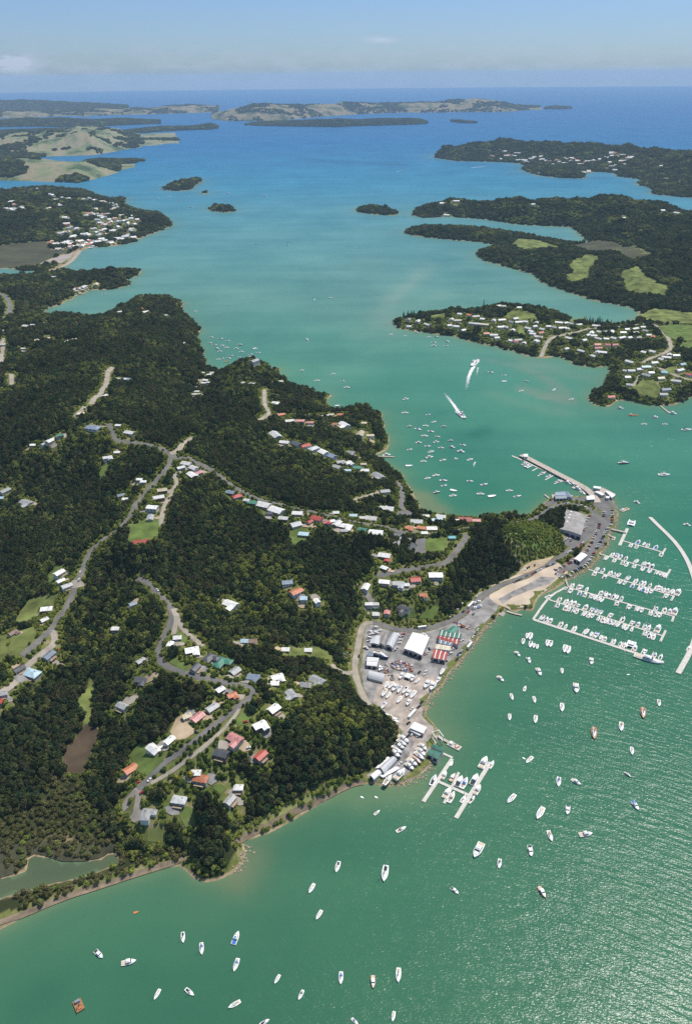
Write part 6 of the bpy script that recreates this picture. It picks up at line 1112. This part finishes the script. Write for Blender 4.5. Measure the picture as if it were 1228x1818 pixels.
# ------------------------------------------------------------------ car ferries and wakes
def ferry(x, y, L_, ang, label):
    g = P(x, y, 1.5); q_ = P(x+math.cos(R(ang))*4, y-math.sin(R(ang))*4, 1.5)-g; root = empty('car_ferry', (g.x, g.y, 0), math.atan2(q_.y, q_.x)); W_ = L_*.3; mb = MB(); mb.loft([[(x_, -w_, -.6), (x_, -w_, 1.6), (x_, w_, 1.6), (x_, w_, -.6)] for x_, w_ in ((-L_/2, W_*.36), (-L_*.4, W_*.5), (L_*.4, W_*.5), (L_/2, W_*.36))], 0, True, True); mb.build('hull', m_hull, root)
    for s in (-1, 1): mb = MB(); mb.box((s*L_*.56, 0, 2.2), (L_*.16, W_*.55, .3), 0); mb.build('ramp', m_pon, root)
    mb = MB(); [mb.box((0, s*W_*.46, 2.3), (L_*.7, .5, 1.5)) for s in (-1, 1)]; mb.build('rail', m_hull, root); mb = MB(); mb.box((0, W_*.36, 4.3), (L_*.16, W_*.24, 4.6)); wh = mb.build('wheelhouse', m_hull, root); mb = MB(); mb.box((0, W_*.36, 5.7), (L_*.165, W_*.25, .9)); mb.build('window', m_win, wh); tag(root, label, 'ferry')
    for i, (fx_, fy_, c) in enumerate(((-.25, -.15, 'w'), (-.08, -.15, 'k'), (.12, -.15, 'r'), (.28, .1, 'w'))):
        o = (CM[c].copy()); C.objects.link(o); v = Matrix.Rotation(root.rotation_euler.z, 3, 'Z') @ Vector((L_*fx_, W_*fy_, 0)); o.location = (g.x+v.x, g.y+v.y, 1.62); o.rotation_euler = (0, 0, root.rotation_euler.z); tag(o, f'{CC[c][0]} car on the deck of the {"far" if y < 700 else "near"} ferry, {ordw(i)} from its stern', 'car')
ferry(843, 644, 38, 45, 'white car ferry steaming away towards the far peninsula'); ferry(817, 736, 30, -38, 'white car ferry coming in towards the wharf')
m_foam = bpy.data.materials.new('foam'); m_foam.use_nodes = True; t = m_foam.node_tree; b = t.nodes['Principled BSDF']; b.inputs['Base Color'].default_value = (.85, .87, .86, 1); b.inputs['Roughness'].default_value = .8
a = t.nodes.new('ShaderNodeAttribute'); a.attribute_name = 'fade'; nz = posnoise(t, .22, 5, .65); al = math_(t, 'MULTIPLY', math_(t, 'SUBTRACT', math_(t, 'ADD', math_(t, 'MULTIPLY', a.outputs['Fac'], 1.1), nz), .98), 2.6, True); t.links.new(al, b.inputs['Alpha'])
def wake(s, w0, w1, k0, k1, label):
    p_ = resample(smoothline(W2(s)), 4); n = len(p_); tn = np.gradient(p_, axis=0); tn /= np.linalg.norm(tn, axis=1)[:, None]; nm_ = np.stack([-tn[:, 1], tn[:, 0]], 1); V = []; A_ = []; M = 7
    for i in range(n):
        f = i/(n-1); w_ = w0+(w1-w0)*f
        for k in range(M): u = -1+2*k/(M-1); V.append((*(p_[i]+nm_[i]*u*w_/2), .06)); A_.append((k0+(k1-k0)*f)*(1-u*u)*(1-f**6))
    F_ = np.array([(i*M+k, (i+1)*M+k, (i+1)*M+k+1, i*M+k+1) for i in range(n-1) for k in range(M-1)]); o = np_mesh('wake', np.array(V), F_, [m_foam], [('fade', np.array(A_))], False); tag(o, label, 'wake', kind='stuff')
wake('841,650 836,658 831,670 829,682 826,696 824,706', 11, 17, 1.0, .3, 'white wake trailing behind the far ferry'); wake('848,652 846,664 843,672', 7, 6, .7, .4, 'side wash of the far ferry'); wake('830,698 829,706 828,722 832,745', 16, 10, .4, .2, 'faint old wake astern of the far ferry')
wake('813,731 806,720 800,712 793,704 785,692 780,680', 9, 17, 1.0, .15, 'white wake trailing behind the near ferry'); wake('816,730 811,720 806,712', 5, 6, .6, .3, 'side wash of the near ferry'); wake('843,820 840,826 842,832', 4, 6, .8, .4, 'short curled wake of a launch in the bay')
wake('860,790 905,799 952,802 1020,814 1079,827 1106,836 1147,859 1179,882', 3.5, 3.0, .45, .3, 'thin broken line of foam drifting past the wharf'); wake('712,780 714,772 713,766', 3, 4, .5, .3, 'faint boat wake near the headland'); wake('836,298 852,296 866,295', 14, 6, .8, 1, 'white streak behind a far launch'); wake('702,305 708,304 713,303', 8, 5, .7, 1, 'white streak behind a distant launch'); wake('603,718 620,716 632,716', 4, 5, .45, .25, 'faint wake off the headland'); wake('545,604 552,607 558,610', 3, 4, .6, .2, 'thin wake of the launch in mid channel')
def heap(s, n, label, cols):
    po = W2(s) if isinstance(s, str) else np.array([P(x, y, 2.7)[:2] for x, y in s]); mb = MB(); ms_ = [mat('scrap_%d' % i, c, .8) for i, c in enumerate(cols)]; k = 0
    while k < n:
        x = random.uniform(po[:, 0].min(), po[:, 0].max()); y = random.uniform(po[:, 1].min(), po[:, 1].max())
        if not inside(po, np.array([x]), np.array([y]))[0]: continue
        d = (random.uniform(.6, 3.2), random.uniform(.5, 1.6), random.uniform(.4, 1.7)); mb.box((x, y, float(H(x, y))+.25+d[2]/2), d, random.randrange(len(cols)), random.uniform(0, 3)); k += 1
    tag(mb.build('scrap', ms_), label, 'scrap', kind='stuff')
SC = [(.5, .48, .44), (.75, .74, .72), (.45, .2, .08), (.2, .19, .18), (.35, .27, .18), (.06, .12, .3), (.4, .06, .05)]
heap(f10('520,780 720,750 930,800 930,960 700,930 560,900'), 110, 'mixed gear and scrap stacked across the middle of the yard', SC); heap(f10('400,850 480,800 510,960 420,980'), 25, 'pile of pale gear beside the round-roofed shed', SC); heap('583,1160 612,1150 626,1160 618,1180 590,1178', 60, 'rusty scrap pile beside the gravel road', SC)
heap(f76('380,140 450,150 460,230 390,220'), 18, 'drums and timber near the round-roofed shed', SC); heap(f68('470,570 640,660 620,680 450,590'), 22, 'row of stacked gear on the open yard', SC); heap(f77('290,770 460,640 520,640 330,790'), 26, 'stores and timber at the boatyard point', SC)
# rubble along the yard sea wall
mr = MB(); wall_pts = resample(W2('692,1394 716,1391 745,1379 765,1361 772,1347|752,1272 757,1256 765,1239 790,1207 810,1187 830,1157 850,1132 868,1108 880,1096'.split('|')[0]), 2.6)
for seg in ('692,1395 716,1392 745,1380 765,1361 771,1350', '754,1270 757,1256 765,1239 790,1207 810,1187 830,1157 850,1132 868,1108 878,1097', '1014,1029 1050,1007 1066,983 1078,963 1090,939 1096,916', '418,1546 432,1530 438,1512 431,1497'):
    for x, y in resample(W2(seg), 1.9):
        for _ in range(3):
            c_ = (x+random.gauss(0, 2.3), y+random.gauss(0, 2.3)); z_ = max(.1, float(H(*c_))); s_ = random.uniform(.5, 1.4); v = []; 
            for dz, rs in ((-.5, 1), (.35, .8)):
                for k in range(5): a_ = k*1.257+random.uniform(-.3, .3); v.append((c_[0]+s_*rs*math.cos(a_)*random.uniform(.7, 1.1), c_[1]+s_*rs*math.sin(a_), z_+s_*dz+random.uniform(-.1, .1)))
            mr.add(v, [(k, (k+1) % 5, 5+(k+1) % 5, 5+k) for k in range(5)]+[(5, 6, 7, 8, 9)])
tag(mr.build('rubble', m_rock), 'loose brown boulders heaped along the sea walls', 'rocks', kind='stuff')
# ------------------------------------------------------------------ haze: one even box of air round everything
hz = MB(); hz.box((0, 0, 303), (86000, 86000, 640)); m = bpy.data.materials.new('haze_air'); m.use_nodes = True; t = m.node_tree
t.nodes.remove(t.nodes['Principled BSDF']); v = t.nodes.new('ShaderNodeVolumePrincipled'); v.inputs['Color'].default_value = (.60, .80, 1, 1); v.inputs['Density'].default_value = 3.0e-5; v.inputs['Anisotropy'].default_value = .0
t.links.new(v.outputs[0], t.nodes['Material Output'].inputs['Volume'])
tag(hz.build('haze', m), 'pale blue haze over the bay', 'haze', kind='stuff')
